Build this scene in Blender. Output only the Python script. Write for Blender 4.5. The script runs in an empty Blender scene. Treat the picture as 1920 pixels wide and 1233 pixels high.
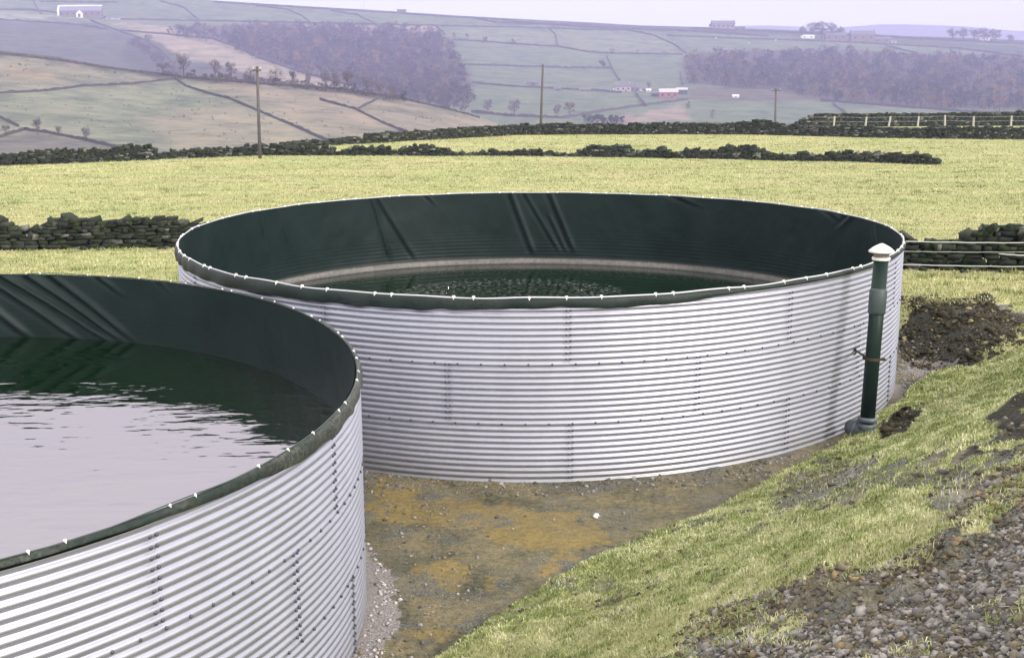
import bpy, bmesh, math, random
import numpy as np
from mathutils import Vector, Matrix
random.seed(7); rng = np.random.default_rng(11)
scene = bpy.context.scene
COL = scene.collection
PI = math.pi
# ------------------------------------------------------------ camera model (fitted to the photograph, 1920 x 1233)
F, PITCH, ROLL, CZ = 2288.5, .2167, -.0062, 5.180
cp, sp, cr, sr = math.cos(PITCH), math.sin(PITCH), math.cos(ROLL), math.sin(ROLL)
def ray(px, py):
    u, v = px-960, py-616.5
    u0, v0 = u*cr+v*sr, -u*sr+v*cr
    return np.array([u0, F*cp - v0*sp, -F*sp - v0*cp])/F
CAM = np.array([0, 0, CZ])
def on_z(px, py, z):
    d = ray(px, py); return CAM + d*((z-CZ)/d[2])
def at_y(px, py, Y):
    d = ray(px, py); return CAM + d*(Y/d[1])
def pix(p):
    X = np.asarray(p, float)-CAM
    fw = X[..., 1]*cp - X[..., 2]*sp; up = X[..., 1]*sp + X[..., 2]*cp
    u = F*X[..., 0]/fw; v = -F*up/fw
    return 960+u*cr-v*sr, 616.5+u*sr+v*cr
# ------------------------------------------------------------ helpers
def tag(o, label=None, cat=None, group=None, kind=None):
    if label: o['label'] = label
    if cat: o['category'] = cat
    if group: o['group'] = group
    if kind: o['kind'] = kind
    return o
def empty(name, loc=(0, 0, 0), rz=0, **k):
    o = bpy.data.objects.new(name, None); o.location = loc; o.rotation_euler = (0, 0, rz)
    o.empty_display_size = .2; COL.objects.link(o); return tag(o, **k)
def raw(name, V, Fc, mat, parent=None, smooth=False, colors=None, loc=None, attr='col'):
    V = np.asarray(V, dtype=np.float32)
    me = bpy.data.meshes.new(name)
    if isinstance(Fc, np.ndarray):
        n, k = Fc.shape
        me.vertices.add(len(V)); me.vertices.foreach_set('co', V.ravel())
        me.loops.add(n*k); me.loops.foreach_set('vertex_index', Fc.astype(np.int32).ravel())
        me.polygons.add(n); me.polygons.foreach_set('loop_start', np.arange(0, n*k, k, dtype=np.int32))
        me.update(calc_edges=True)
    else:
        me.from_pydata([tuple(map(float, v)) for v in V], [], Fc); me.update()
    if colors is not None:
        a = me.color_attributes.new(attr, 'FLOAT_COLOR', 'POINT')
        c = np.ones((len(V), 4), np.float32); c[:, :colors.shape[1]] = colors
        a.data.foreach_set('color', c.ravel())
    if smooth: me.polygons.foreach_set('use_smooth', [True]*len(me.polygons))
    if mat: me.materials.append(mat)
    o = bpy.data.objects.new(name, me); COL.objects.link(o)
    if parent: o.parent = parent
    if loc is not None: o.location = loc
    return o
class MB:
    def __init__(s): s.v = []; s.f = []; s.c = []
    def add(s, V, Fc, c=None):
        n = len(s.v); s.v += [tuple(p) for p in V]; s.f += [tuple(i+n for i in f) for f in Fc]
        s.c += [c or (1, 1, 1)]*len(V)
    def box(s, c, d, rz=0, taper=1, col=None):
        hx, hy, hz = d[0]/2, d[1]/2, d[2]/2; P = []
        for z, t in ((-hz, 1), (hz, taper)):
            for x, y in ((-hx, -hy), (hx, -hy), (hx, hy), (-hx, hy)):
                x2, y2 = x*t, y*t
                P.append((c[0]+x2*math.cos(rz)-y2*math.sin(rz), c[1]+x2*math.sin(rz)+y2*math.cos(rz), c[2]+z))
        s.add(P, [(3, 2, 1, 0), (4, 5, 6, 7), (0, 1, 5, 4), (1, 2, 6, 5), (2, 3, 7, 6), (3, 0, 4, 7)], col)
    def tube(s, pts, r, n=8, caps=True, col=None, closed=False):
        pts = [Vector(p) for p in pts]; m = len(pts)
        rs = r if hasattr(r, '__len__') else [r]*m
        V = []; 
        for i, p in enumerate(pts):
            if closed: t = pts[(i+1) % m]-pts[i-1]
            else: t = pts[min(i+1, m-1)]-pts[max(i-1, 0)]
            t.normalize(); up = Vector((0, 0, 1)) if abs(t.z) < .9 else Vector((1, 0, 0))
            a = t.cross(up).normalized(); b = a.cross(t)
            for k in range(n):
                th = 2*PI*k/n; V.append(p+(a*math.cos(th)+b*math.sin(th))*rs[i])
        Fc = []
        for i in range(m if closed else m-1):
            j = (i+1) % m
            for k in range(n):
                l = (k+1) % n; Fc.append((i*n+k, i*n+l, j*n+l, j*n+k))
        if caps and not closed: Fc += [tuple(range(n-1, -1, -1)), tuple(range((m-1)*n, m*n))]
        s.add(V, Fc, col)
    def lathe(s, c, prof, n=24, M=None):
        V = []; m = len(prof)
        for r, z in prof:
            for k in range(n):
                th = 2*PI*k/n; q = Vector((r*math.cos(th), r*math.sin(th), z))
                if M is not None: q = M @ q
                V.append(q+Vector(c))
        Fc = [(i*n+k, i*n+(k+1) % n, (i+1)*n+(k+1) % n, (i+1)*n+k) for i in range(m-1) for k in range(n)]
        Fc += [tuple(range(n-1, -1, -1)), tuple(range((m-1)*n, m*n))]
        s.add(V, Fc)
    def build(s, name, mat, parent=None, smooth=False, colors=False, loc=None):
        return raw(name, s.v, s.f, mat, parent, smooth, np.array(s.c) if colors else None, loc)
def ss(a, b, x):
    t = np.clip((x-a)/(b-a), 0, 1); return t*t*(3-2*t)
# cheap value noise
_tab = rng.random((256, 256))
def vn(x, y):
    x = np.asarray(x, float); y = np.asarray(y, float)
    xi = np.floor(x).astype(int); yi = np.floor(y).astype(int); fx = x-xi; fy = y-yi
    fx = fx*fx*(3-2*fx); fy = fy*fy*(3-2*fy)
    g = lambda a, b: _tab[a & 255, b & 255]
    return (g(xi, yi)*(1-fx)+g(xi+1, yi)*fx)*(1-fy)+(g(xi, yi+1)*(1-fx)+g(xi+1, yi+1)*fx)*fy
def fbm(x, y, o=4):
    s = 0; a = .5; t = 0
    for i in range(o): s = s+a*vn(x*2**i+i*17.3, y*2**i+i*9.1); t += a; a *= .55
    return s/t
def inpoly(P, x, y):
    x = np.asarray(x); y = np.asarray(y); r = np.zeros(x.shape, bool); n = len(P)
    for i in range(n):
        x1, y1 = P[i]; x2, y2 = P[(i+1) % n]
        if y1 == y2: continue
        c = ((y1 > y) != (y2 > y)) & (x < (x2-x1)*(y-y1)/(y2-y1)+x1); r ^= c
    return r
# ------------------------------------------------------------ materials
def mat(name, base=(.5, .5, .5), rough=.7, metal=0, build=None, spec=.5):
    m = bpy.data.materials.new(name); m.use_nodes = True
    nt = m.node_tree; b = nt.nodes['Principled BSDF']
    b.inputs['Base Color'].default_value = (*base, 1); b.inputs['Roughness'].default_value = rough
    b.inputs['Metallic'].default_value = metal; b.inputs['Specular IOR Level'].default_value = spec
    if build: build(nt, b)
    return m
def N(nt, t, **k):
    n = nt.nodes.new(t)
    for a, v in k.items():
        if a.startswith('_'): n.inputs[a[1:]].default_value = v
        else: setattr(n, a, v)
    return n
def noise(nt, scale, detail=4, rough=.6, vec=None):
    n = N(nt, 'ShaderNodeTexNoise', _Scale=scale, _Detail=detail, _Roughness=rough)
    if vec is not None: nt.links.new(vec, n.inputs['Vector'])
    return n.outputs['Fac']
def coord(nt, kind='Object', scale=None):
    c = N(nt, 'ShaderNodeTexCoord').outputs[kind]
    if scale:
        mp = N(nt, 'ShaderNodeMapping'); mp.inputs['Scale'].default_value = scale; nt.links.new(c, mp.inputs['Vector']); c = mp.outputs[0]
    return c
def ramp(nt, fac, stops):
    r = N(nt, 'ShaderNodeValToRGB'); e = r.color_ramp.elements
    while len(e) < len(stops): e.new(.5)
    for i, (p, c) in enumerate(stops):
        e[i].position = p; e[i].color = (*c, 1) if hasattr(c, '__len__') else (c, c, c, 1)
    nt.links.new(fac, r.inputs[0]); return r.outputs[0]
def mix(nt, fac, a, b, mode='MIX'):
    m = N(nt, 'ShaderNodeMix', data_type='RGBA', blend_type=mode)
    for i, v in ((0, fac), (6, a), (7, b)):
        if hasattr(v, 'is_linked') or isinstance(v, bpy.types.NodeSocket): nt.links.new(v, m.inputs[i])
        elif i == 0: m.inputs[0].default_value = v
        else: m.inputs[i].default_value = (*v, 1)
    return m.outputs[2]
def mth(nt, op, a, b=None, c=None, clamp=False):
    m = N(nt, 'ShaderNodeMath', operation=op, use_clamp=clamp)
    for i, v in enumerate((a, b, c)):
        if v is None: continue
        if isinstance(v, bpy.types.NodeSocket): nt.links.new(v, m.inputs[i])
        else: m.inputs[i].default_value = v
    return m.outputs[0]
def bump(nt, b, h, strength=.5, dist=.02):
    n = N(nt, 'ShaderNodeBump', _Strength=strength, _Distance=dist)
    nt.links.new(h, n.inputs['Height']); nt.links.new(n.outputs[0], b.inputs['Normal'])
def attr(nt, name='col'):
    return N(nt, 'ShaderNodeAttribute', attribute_name=name).outputs['Color']

def b_metal(nt, b):
    c = coord(nt); sc = coord(nt, 'Object', (1.2, 1.2, .35))
    oi = N(nt, 'ShaderNodeObjectInfo').outputs['Random']
    n1 = noise(nt, 2.2, 6, .65, sc); n2 = noise(nt, 60, 2, .6, c)
    f = mth(nt, 'ADD', mth(nt, 'MULTIPLY', n1, .8), mth(nt, 'MULTIPLY', n2, .25))
    col = ramp(nt, f, [(.28, (.43, .435, .50)), (.5, (.46, .465, .54)), (.68, (.49, .495, .57))])
    col = mix(nt, mth(nt, 'MULTIPLY', oi, .16), col, (.33, .33, .39))
    sep = N(nt, 'ShaderNodeSeparateXYZ'); nt.links.new(c, sep.inputs[0])
    low = mth(nt, 'MULTIPLY_ADD', sep.outputs[2], -1.6, .55, True)
    dirt = mth(nt, 'MULTIPLY', low, mth(nt, 'MULTIPLY', noise(nt, 3.5, 5, .7, c), 1.2), None, True)
    col = mix(nt, dirt, col, (.20, .19, .12))
    st = ramp(nt, noise(nt, 5, 5, .7, coord(nt, 'Object', (3, 3, .5))), [(.66, 0), (.8, .35)])
    nt.links.new(col, b.inputs['Base Color'])
    nt.links.new(ramp(nt, n1, [(.3, .47), (.7, .52)]), b.inputs['Roughness'])
M_metal = mat('galvanised_steel', rough=.4, metal=.80, build=b_metal)
M_bolt = mat('bolt_metal', (.10, .10, .13), .5, .5)
def b_liner(nt, b):
    c = coord(nt); sep = N(nt, 'ShaderNodeSeparateXYZ'); nt.links.new(c, sep.inputs[0])
    n = noise(nt, 1.3, 5, .6, c); col = ramp(nt, n, [(.3, (.002, .011, .008)), (.7, (.008, .019, .017))])
    sp1 = ramp(nt, noise(nt, 9, 6, .75, c), [(.67, 0), (.72, .5)])
    hi = mth(nt, 'MULTIPLY_ADD', sep.outputs[2], 2.2, -4.3, True)
    col = mix(nt, mth(nt, 'MULTIPLY', sp1, mth(nt, 'ADD', hi, .08)), col, (.42, .40, .34))
    a = attr(nt, 'col')                       # dried slurry band and worn patches
    col = mix(nt, a, col, ramp(nt, noise(nt, 14, 4, .6, c), [(.3, (.12, .11, .105)), (.7, (.21, .195, .185))]))
    nt.links.new(col, b.inputs['Base Color'])
    bump(nt, b, noise(nt, 12, 4, .6, c), .25, .01)
M_liner = mat('liner_sheet', spec=.22, rough=.5, build=b_liner)
def b_flap(nt, b):
    c = coord(nt); n = noise(nt, 26, 8, .8, c); a = attr(nt, 'col')
    dirt = mth(nt, 'MULTIPLY', ramp(nt, n, [(.42, 0), (.66, 1)]), a)
    col = mix(nt, dirt, ramp(nt, noise(nt, 3, 3, .6, c), [(.3, (.004, .014, .010)), (.7, (.012, .022, .021))]), (.24, .22, .18))
    nt.links.new(col, b.inputs['Base Color']); bump(nt, b, n, .4, .01)
M_flap = mat('liner_flap', spec=.3, rough=.55, build=b_flap)
M_rim = mat('rim_pipe', (.50, .50, .54), .45, .1)
M_clip = mat('clip_plastic', (.85, .84, .76), .5)
def water_mat(name, rough, nscale, strength, col, ior, patch=False, dist=.02, near=False):
    def f(nt, b):
        c = coord(nt, 'Object', (1, 1.6, 1)); n = noise(nt, nscale, 4, .55, c)
        n2 = noise(nt, nscale*.27, 3, .5, c)
        h = mth(nt, 'ADD', n, mth(nt, 'MULTIPLY', n2, 1.6))
        if near:    # gusts ruffle the surface in places only
            g = ramp(nt, noise(nt, .9, 3, .6, coord(nt, 'Object', (1, 2.2, 1))), [(.46, 0), (.66, 1)])
            h = mth(nt, 'ADD', mth(nt, 'MULTIPLY', n2, 1.3), mth(nt, 'MULTIPLY', mth(nt, 'ADD', n, mth(nt, 'MULTIPLY', noise(nt, 2.6, 2, .5, c), 2.6)), mth(nt, 'MULTIPLY_ADD', g, 1.1, .25)))
        if patch: h = ramp(nt, noise(nt, nscale, 1, .5, c), [(.60, 0), (.76, 1)])
        b.inputs['Specular Tint'].default_value = (1, .90, 1, 1)
        b.inputs['IOR'].default_value = ior
        bp = N(nt, 'ShaderNodeBump', _Strength=strength, _Distance=dist); nt.links.new(h, bp.inputs['Height'])
        if patch:
            c0 = coord(nt); mp = N(nt, 'ShaderNodeMapping'); mp.inputs['Location'].default_value = (.19, -1.75, 0); mp.inputs['Scale'].default_value = (1/2.3, 1/1.5, 1)
            nt.links.new(c0, mp.inputs[0]); ln = N(nt, 'ShaderNodeVectorMath', operation='LENGTH'); nt.links.new(mp.outputs[0], ln.inputs[0])
            nt.links.new(mth(nt, 'MULTIPLY_ADD', ramp(nt, ln.outputs['Value'], [(.45, 1), (1, 0)]), patch, .05), bp.inputs['Strength'])
        nt.links.new(bp.outputs[0], b.inputs['Normal'])
    return mat(name, col, rough, 0, f)
M_water1 = water_mat('slurry_water_near', .03, 5.0, .15, (.0005, .011, .0005), 4.2, near=True)
M_water2 = water_mat('slurry_water_far', .03, 10, .1, (.002, .014, .003), 2.6, patch=1.0, dist=.35)
M_pipe = mat('green_pipe', rough=.5, spec=.25, build=lambda nt, b: nt.links.new(ramp(nt, noise(nt, 5, 4, .6, coord(nt)), [(.3, (.005, .016, .012)), (.7, (.010, .027, .022))]), b.inputs['Base Color']))
M_pipegrey = mat('grey_pipe', rough=.45, build=lambda nt, b: nt.links.new(ramp(nt, noise(nt, 8, 4, .6, coord(nt)), [(.3, (.07, .09, .10)), (.7, (.13, .15, .18))]), b.inputs['Base Color']))
M_collar = mat('pipe_collar', (.045, .065, .065), .5)
M_cap = mat('cap_white', (.80, .78, .68), .5)
M_mesh = mat('cap_mesh', (.30, .28, .26), .5, .3)
M_iron = mat('dark_iron', (.03, .028, .025), .6, .5)
def b_vc(nt, b, k=.35, sc=8):
    a = attr(nt); n = ramp(nt, noise(nt, sc, 5, .7, coord(nt)), [(.25, 1-k), (.75, 1+k)])
    nt.links.new(mix(nt, 1, a, n, 'MULTIPLY'), b.inputs['Base Color'])
def b_stone(nt, b):
    c = coord(nt); a = attr(nt); n = noise(nt, 9, 6, .75, c)
    col = mix(nt, 1, a, ramp(nt, n, [(.25, .45), (.75, 1.5)]), 'MULTIPLY')
    moss = ramp(nt, noise(nt, 3.3, 4, .7, c), [(.42, 0), (.6, .8)])
    col = mix(nt, moss, col, (.022, .036, .012))
    nt.links.new(col, b.inputs['Base Color']); bump(nt, b, n, .7, .03)
M_stone = mat('gritstone', rough=.9, build=b_stone, spec=.2)
M_gravel = mat('gravel_stone', rough=.85, build=lambda nt, b: b_vc(nt, b, .3, 60), spec=.3)
def b_grass(nt, b):
    a = attr(nt); nt.links.new(a, b.inputs['Base Color'])
M_grass = mat('grass_blade', rough=.6, build=b_grass, spec=.3)
M_wood = mat('weathered_wood', rough=.85, build=lambda nt, b: nt.links.new(ramp(nt, noise(nt, 20, 4, .6, coord(nt, 'Object', (1, 1, .1))), [(.3, (.055, .048, .05)), (.7, (.135, .12, .12))]), b.inputs['Base Color']))
M_postpale = mat('pale_post', (.42, .39, .36), .85)
M_wire = mat('fence_wire', (.50, .52, .50), .5, .2)
M_farwall = mat('far_walling', rough=.95, build=lambda nt, b: nt.links.new(ramp(nt, noise(nt, 1.2, 3, .7, coord(nt)), [(.3, (.025, .025, .028)), (.7, (.085, .078, .075))]), b.inputs['Base Color']))
M_crown = mat('crown_twigs', rough=.9, build=b_grass, spec=.1)
M_trunk = mat('bark', (.06, .05, .045), .9)
M_far_stone = mat('farm_stone', (.16, .13, .13), .9)
M_far_white = mat('white_render', (.78, .77, .74), .8)
M_far_roof = mat('slate_roof', (.12, .11, .13), .7)
M_far_pale = mat('pale_sheeting', (.45, .43, .43), .7)
M_far_dark = mat('dark_sheeting', (.03, .035, .05), .7)
M_far_red = mat('red_sheeting', (.27, .10, .09), .7)
M_glass = mat('dark_glass', (.03, .035, .04), .2)

def b_ground(nt, b):
    c = coord(nt); a = N(nt, 'ShaderNodeAttribute', attribute_name='mask'); s = N(nt, 'ShaderNodeSeparateColor'); nt.links.new(a.outputs['Color'], s.inputs[0])
    G, O, P = s.outputs[0], s.outputs[1], s.outputs[2]
    nf = noise(nt, 14, 8, .75, c); nm = noise(nt, 1.7, 6, .65, c); nh = noise(nt, 55, 4, .7, c)
    stretch = coord(nt, 'Object', (.22, 1.5, 1)); ns = noise(nt, 1.1, 7, .72, stretch)
    # soil
    soil = ramp(nt, mth(nt, 'ADD', mth(nt, 'MULTIPLY', nf, .55), mth(nt, 'MULTIPLY', nm, .5)), [(.37, (.038, .037, .022)), (.46, (.105, .098, .062)), (.55, (.165, .150, .100)), (.66, (.27, .24, .19))])
    soil = mix(nt, mth(nt, 'MULTIPLY', ramp(nt, noise(nt, .9, 5, .7, coord(nt, 'Object', (1, 1.3, 1))), [(.48, 0), (.60, 1)]), .7), soil, ramp(nt, nh, [(.35, (.045, .048, .045)), (.5, (.13, .135, .13)), (.65, (.25, .25, .25))]))
    soil = mix(nt, 1, soil, ramp(nt, nh, [(.3, .55), (.7, 1.5)]), 'MULTIPLY')
    och = ramp(nt, nf, [(.3, (.22, .155, .045)), (.7, (.42, .29, .07))])
    fo = mth(nt, 'MULTIPLY_ADD', mth(nt, 'ADD', mth(nt, 'MULTIPLY', nm, .75), mth(nt, 'MULTIPLY', nf, .5)), 2.2, -1.75)
    fo = mth(nt, 'ADD', fo, mth(nt, 'MULTIPLY', O, 1.35), None, True); fo = mth(nt, 'MULTIPLY', fo, mth(nt, 'GREATER_THAN', O, .02))
    col = mix(nt, mth(nt, 'MULTIPLY', fo, .75), soil, och)
    col = mix(nt, mth(nt, 'MULTIPLY', a.outputs['Alpha'], .9), col, ramp(nt, nf, [(.40, (.007, .007, .004)), (.56, (.026, .022, .012)), (.68, (.10, .08, .045))]))  # dark mud, with the shade of the dug face and holes painted in
    pale = ramp(nt, nh, [(.3, (.10, .09, .075)), (.5, (.30, .27, .26)), (.72, (.52, .47, .48))])
    fp = mth(nt, 'MULTIPLY_ADD', mth(nt, 'ADD', P, mth(nt, 'MULTIPLY', nf, .6)), 3, -2.0, True)
    col = mix(nt, fp, col, pale)
    # grass base
    g1 = ramp(nt, mth(nt, 'ADD', mth(nt, 'MULTIPLY', ns, .62), mth(nt, 'MULTIPLY', nf, .42)), [(.36, (.17, .18, .065)), (.46, (.33, .33, .15)), (.56, (.44, .42, .225)), (.70, (.52, .48, .29))])
    tint = ramp(nt, noise(nt, .16, 4, .6, c), [(.35, (.80, .92, .72)), (.65, (1.05, 1.0, 1.0))])
    g1 = mix(nt, 1, g1, tint, 'MULTIPLY')
    spots = ramp(nt, noise(nt, 3.1, 6, .8, coord(nt, 'Object', (.5, 1.3, 1))), [(.30, .75), (.38, 0)])
    g1 = mix(nt, spots, g1, (.13, .12, .04))
    fg = mth(nt, 'MULTIPLY_ADD', mth(nt, 'ADD', G, mth(nt, 'MULTIPLY', nf, .55)), 4, -2.9, True)
    col = mix(nt, fg, col, g1)
    nt.links.new(col, b.inputs['Base Color'])
    nt.links.new(mth(nt, 'MULTIPLY_ADD', G, .3, .65, True), b.inputs['Roughness'])
    hh = mth(nt, 'ADD', mth(nt, 'MULTIPLY', nf, 1.0), mth(nt, 'MULTIPLY', nh, .35))
    bump(nt, b, hh, .8, .05)
M_ground = mat('ground_surface', rough=.9, build=b_ground, spec=.25)
def b_hill(nt, b):
    c = coord(nt); a = attr(nt)
    n = noise(nt, .035, 8, .68, c); n2 = noise(nt, .16, 5, .75, coord(nt, 'Object', (.6, 1, 2.5)))
    k = ramp(nt, mth(nt, 'ADD', mth(nt, 'MULTIPLY', n, .6), mth(nt, 'MULTIPLY', n2, .4)), [(.36, (.42, .50, .50)), (.5, (1, 1, 1)), (.62, (1.45, 1.30, 1.2))])
    nt.links.new(mix(nt, 1, a, k, 'MULTIPLY'), b.inputs['Base Color'])
M_hill = mat('hill_pasture', rough=1, build=b_hill, spec=.05)

# ------------------------------------------------------------ near terrain
TOE_Y = [-30, 0, 5, 8, 9.8, 11.8, 13.9, 16.1, 17, 18.5, 19.8, 21.3, 22.9, 30, 60]
TOE_X = [-12, -4.5, -2.4, -1.5, -.8, .55, 2.75, 4.45, 5.15, 6.1, 7.1, 8.3, 9.5, 19, 60]
T2C = (.4068, 20.7096); T1C = (-7.1695, 10.978)
def Ffield(y):
    return np.interp(y, [20, 23, 28.5, 36, 60, 85, 130], [.6, .6, .3, -.3, -1.1, -1.7, -1.7])
EX = [-400, -36, -22, -19, -14, 2.2, 28, 31, 400]; EY = [20, 84.5, 92, 100, 104.5, 119, 121, 131, 131]
CLODS = []
def zfun(x, y, fine=True):
    x = np.asarray(x, float); y = np.asarray(y, float)
    s = (x-np.interp(y, TOE_Y, TOE_X))*.78
    s = s+(fbm(x*.9, y*.9, 3)-.5)*.35
    s = s*np.interp(y, [4, 10], [1.55, 1.0])
    bank = np.interp(s, [0, .14, 1, 2, 3.5, 4.5, 6.7, 9, 20], [0, .13, .40, .92, 1.85, 2.3, 3.2, 3.5, 3.7])
    d2 = np.hypot(x-T2C[0], y-T2C[1])-6.05
    cut = Ffield(y)*np.where(y > 28, 1, ss(.55, 1.9, d2)*ss(17.5, 20.5, y))
    cut = np.where((y < 28) & (x < -4), Ffield(y)*ss(17, 21, y), cut)
    z = np.where(y < 26, np.maximum(bank, cut), cut+bank*.0)
    dy = y-np.interp(x, EX, EY)
    z = z-np.where(dy > 0, .10*dy+.0009*dy*dy, 0)
    z = z+(fbm(x*.12, y*.12, 2)-.5)*.12*ss(20, 40, y)
    if fine:
        near = ss(32, 15, y)
        g = ss(.05, .5, s)
        z = z+near*(((fbm(x*4, y*4, 3)-.5)*.08+(fbm(x*9, y*9, 2)-.5)*.045)*(.3+g)+(fbm(x*1.1+7, y*1.1, 3)-.5)*.14*g)
        for (a, b_, r, h) in CLODS:
            q = np.hypot(x-a, y-b_)/r; z = z+h*np.exp(-q*q*2)*(.6+.8*vn(x*9, y*9))
    return z
def hit(px, py, fine=False):
    d = ray(px, py); t = np.arange(2, 160, .02)
    P = CAM+t[:, None]*d/ d[1]; zz = zfun(P[:, 0], P[:, 1], fine)
    i = np.argmax(P[:, 2] < zz)
    return P[i, 0], P[i, 1], zz[i]
for (px, py, r, h) in [(1690, 783, .22, -.32), (1880, 805, .28, -.18), (1900, 770, .25, .10), (1375, 968, .10, .09), (1340, 975, .08, .07), (1215, 1045, .09, .08),
                       (1240, 1038, .07, .06), (1545, 1110, .22, .14), (1600, 1130, .2, .1), (1790, 1030, .25, .14), (1850, 560, .35, .1), (1330, 965, .07, .06), (1480, 895, .1, .07), (1700, 1105, .15, .1), (1870, 680, .3, -.15)]:
    a, b_, _ = hit(px, py); CLODS.append((a, b_, r, h))
def polyw(P): return [hit(*p)[:2] for p in P]
def grid_axis(lo, hi, f0, f1, fine, growth=1.09):
    a = list(np.arange(f0, f1, fine)); s = fine; v = f1
    while v < hi: a.append(v); s = min(s*growth, 6); v += s
    a.append(hi); s = fine; v = f0-fine; b = []
    while v > lo: b.append(v); s = min(s*growth, 6); v -= s
    b.append(lo); return np.array(b[::-1]+a)
gx = grid_axis(-420, 420, -4.5, 12, .05, 1.07); gy = grid_axis(-60, 420, 4, 25, .05, 1.05)
GX, GY = np.meshgrid(gx, gy); GZ = zfun(GX, GY)
nx, ny = len(gx), len(gy)
idx = np.arange(nx*ny).reshape(ny, nx)
FQ = np.stack([idx[:-1, :-1], idx[:-1, 1:], idx[1:, 1:], idx[1:, :-1]], -1).reshape(-1, 4)
sd = (GX-np.interp(GY, TOE_Y, TOE_X))*.78
d2 = np.hypot(GX-T2C[0], GY-T2C[1])-6.05; d1 = np.hypot(GX-T1C[0], GY-T1C[1])-5.77
def masks(x, y, s, d1, d2):
    x0, y0 = x, y
    x = x0+(fbm(x0*2.1+5, y0*2.1, 4)-.5)*1.3; y = y0+(fbm(x0*2.1, y0*2.1+9, 4)-.5)*1.3
    G = np.where(s > .12, 1., 0.)
    G = np.where((y > 22.6) | ((x < -5) & (y > 17)), 1., G)
    n = fbm(x*1.3+3, y*1.3, 4)
    for P, amt in PATCH: G = np.where(inpoly(P, x, y), np.minimum(G, amt), G)
    for P in GRASSY: G = np.where(inpoly(P, x, y), 1., G)
    G = G-np.where((s > .12) & (y < 26), np.clip((.47-n)*2.6, 0, .75), 0)-np.where((s > .12) & (y < 24), .10, 0)
    O = np.where((s < .1) & (y < 20), .38, 0.)
    for P in OCHRE: O = np.where(inpoly(P, x, y), .8, O)
    Pp = np.zeros_like(x)
    Pp = np.where((d1 > -.2) & (d1 < (.06+.35*fbm(x*2, y*2, 3))*ss(12.9, 10.8, y)), 1.0, Pp)
    Pp = np.where((d2 > -.2) & (d2 < .25) & (y < 20), .38, Pp)
    for P in PALE: Pp = np.where(inpoly(P, x, y), .62, Pp)
    global MUDSHADE_M
    MUDSHADE_M = np.where(inpoly(MUDSHADE_P[0], x, y) | inpoly(MUDSHADE_P[1], x, y) | inpoly(MUDSHADE_P[2], x0, y0), 1., 0.)
    G = np.where(inpoly(MUDSHADE_P[2], x0, y0), 0, G)
    return G.clip(0, 1), O, Pp
PATCH = [(polyw(P), a) for P, a in [
    ([(1690, 552), (1780, 560), (1850, 556), (1905, 590), (1925, 625), (1800, 690), (1690, 700)], 0.02),
    ([(1560, 860), (1700, 830), (1800, 850), (1760, 900), (1640, 930), (1560, 950), (1460, 975), (1480, 900)], .52),
    ([(1840, 770), (1935, 740), (1935, 880), (1830, 860)], .3),
    ([(1740, 870), (1925, 870), (1925, 975), (1800, 960)], .45),
    ([(1490, 1240), (1540, 1105), (1600, 1085), (1700, 1075), (1790, 1010), (1930, 930), (1930, 1300), (1250, 1300), (1270, 1215)], 0.0),
    ([(1500, 1120), (1540, 1085), (1600, 1100), (1590, 1150), (1480, 1150)], 0.05)]]
MUDSHADE_P = [polyw([(1690, 556), (1780, 562), (1850, 560), (1900, 595), (1935, 600), (1935, 645), (1870, 668), (1790, 690), (1690, 680)]), polyw([(1845, 775), (1935, 745), (1935, 860), (1840, 850)]), polyw([(1650, 795), (1690, 768), (1728, 770), (1700, 812), (1650, 822)])]  # dug face and hollows: muddy earth whose colour also carries painted shade
GRASSY = [polyw(P) for P in [[(1690, 505), (1935, 505), (1935, 560), (1850, 548), (1690, 552)], [(1580, 1215), (1700, 1205), (1720, 1260), (1590, 1260)]]]
OCHRE = [polyw(P) for P in [
    [(690, 900), (800, 930), (960, 935), (1120, 960), (1060, 1010), (900, 985), (760, 965), (685, 985)],
    [(780, 1060), (830, 1050), (865, 1110), (840, 1130), (780, 1110)], [(905, 1080), (950, 1075), (960, 1105), (910, 1110)],
    [(985, 1055), (1050, 1045), (1060, 1065), (1000, 1070)], [(770, 1195), (820, 1180), (830, 1215), (780, 1225)], [(860, 990), (1040, 1000), (1180, 980), (1080, 1040), (900, 1030)]]]
PALE = [polyw(P) for P in [[(1700, 665), (1760, 680), (1830, 690), (1780, 720), (1730, 735), (1690, 745), (1690, 680)], [(1760, 880), (1925, 900), (1925, 930), (1800, 905)], [(1500, 885), (1600, 880), (1660, 900), (1560, 905)]]]
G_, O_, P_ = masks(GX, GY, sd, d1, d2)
ground = raw('ground', np.stack([GX, GY, GZ], -1).reshape(-1, 3), FQ, M_ground, smooth=True, colors=np.stack([G_, O_, P_, MUDSHADE_M], -1).reshape(-1, 4).clip(0, 1), attr='mask')
tag(ground, kind='structure')

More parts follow.
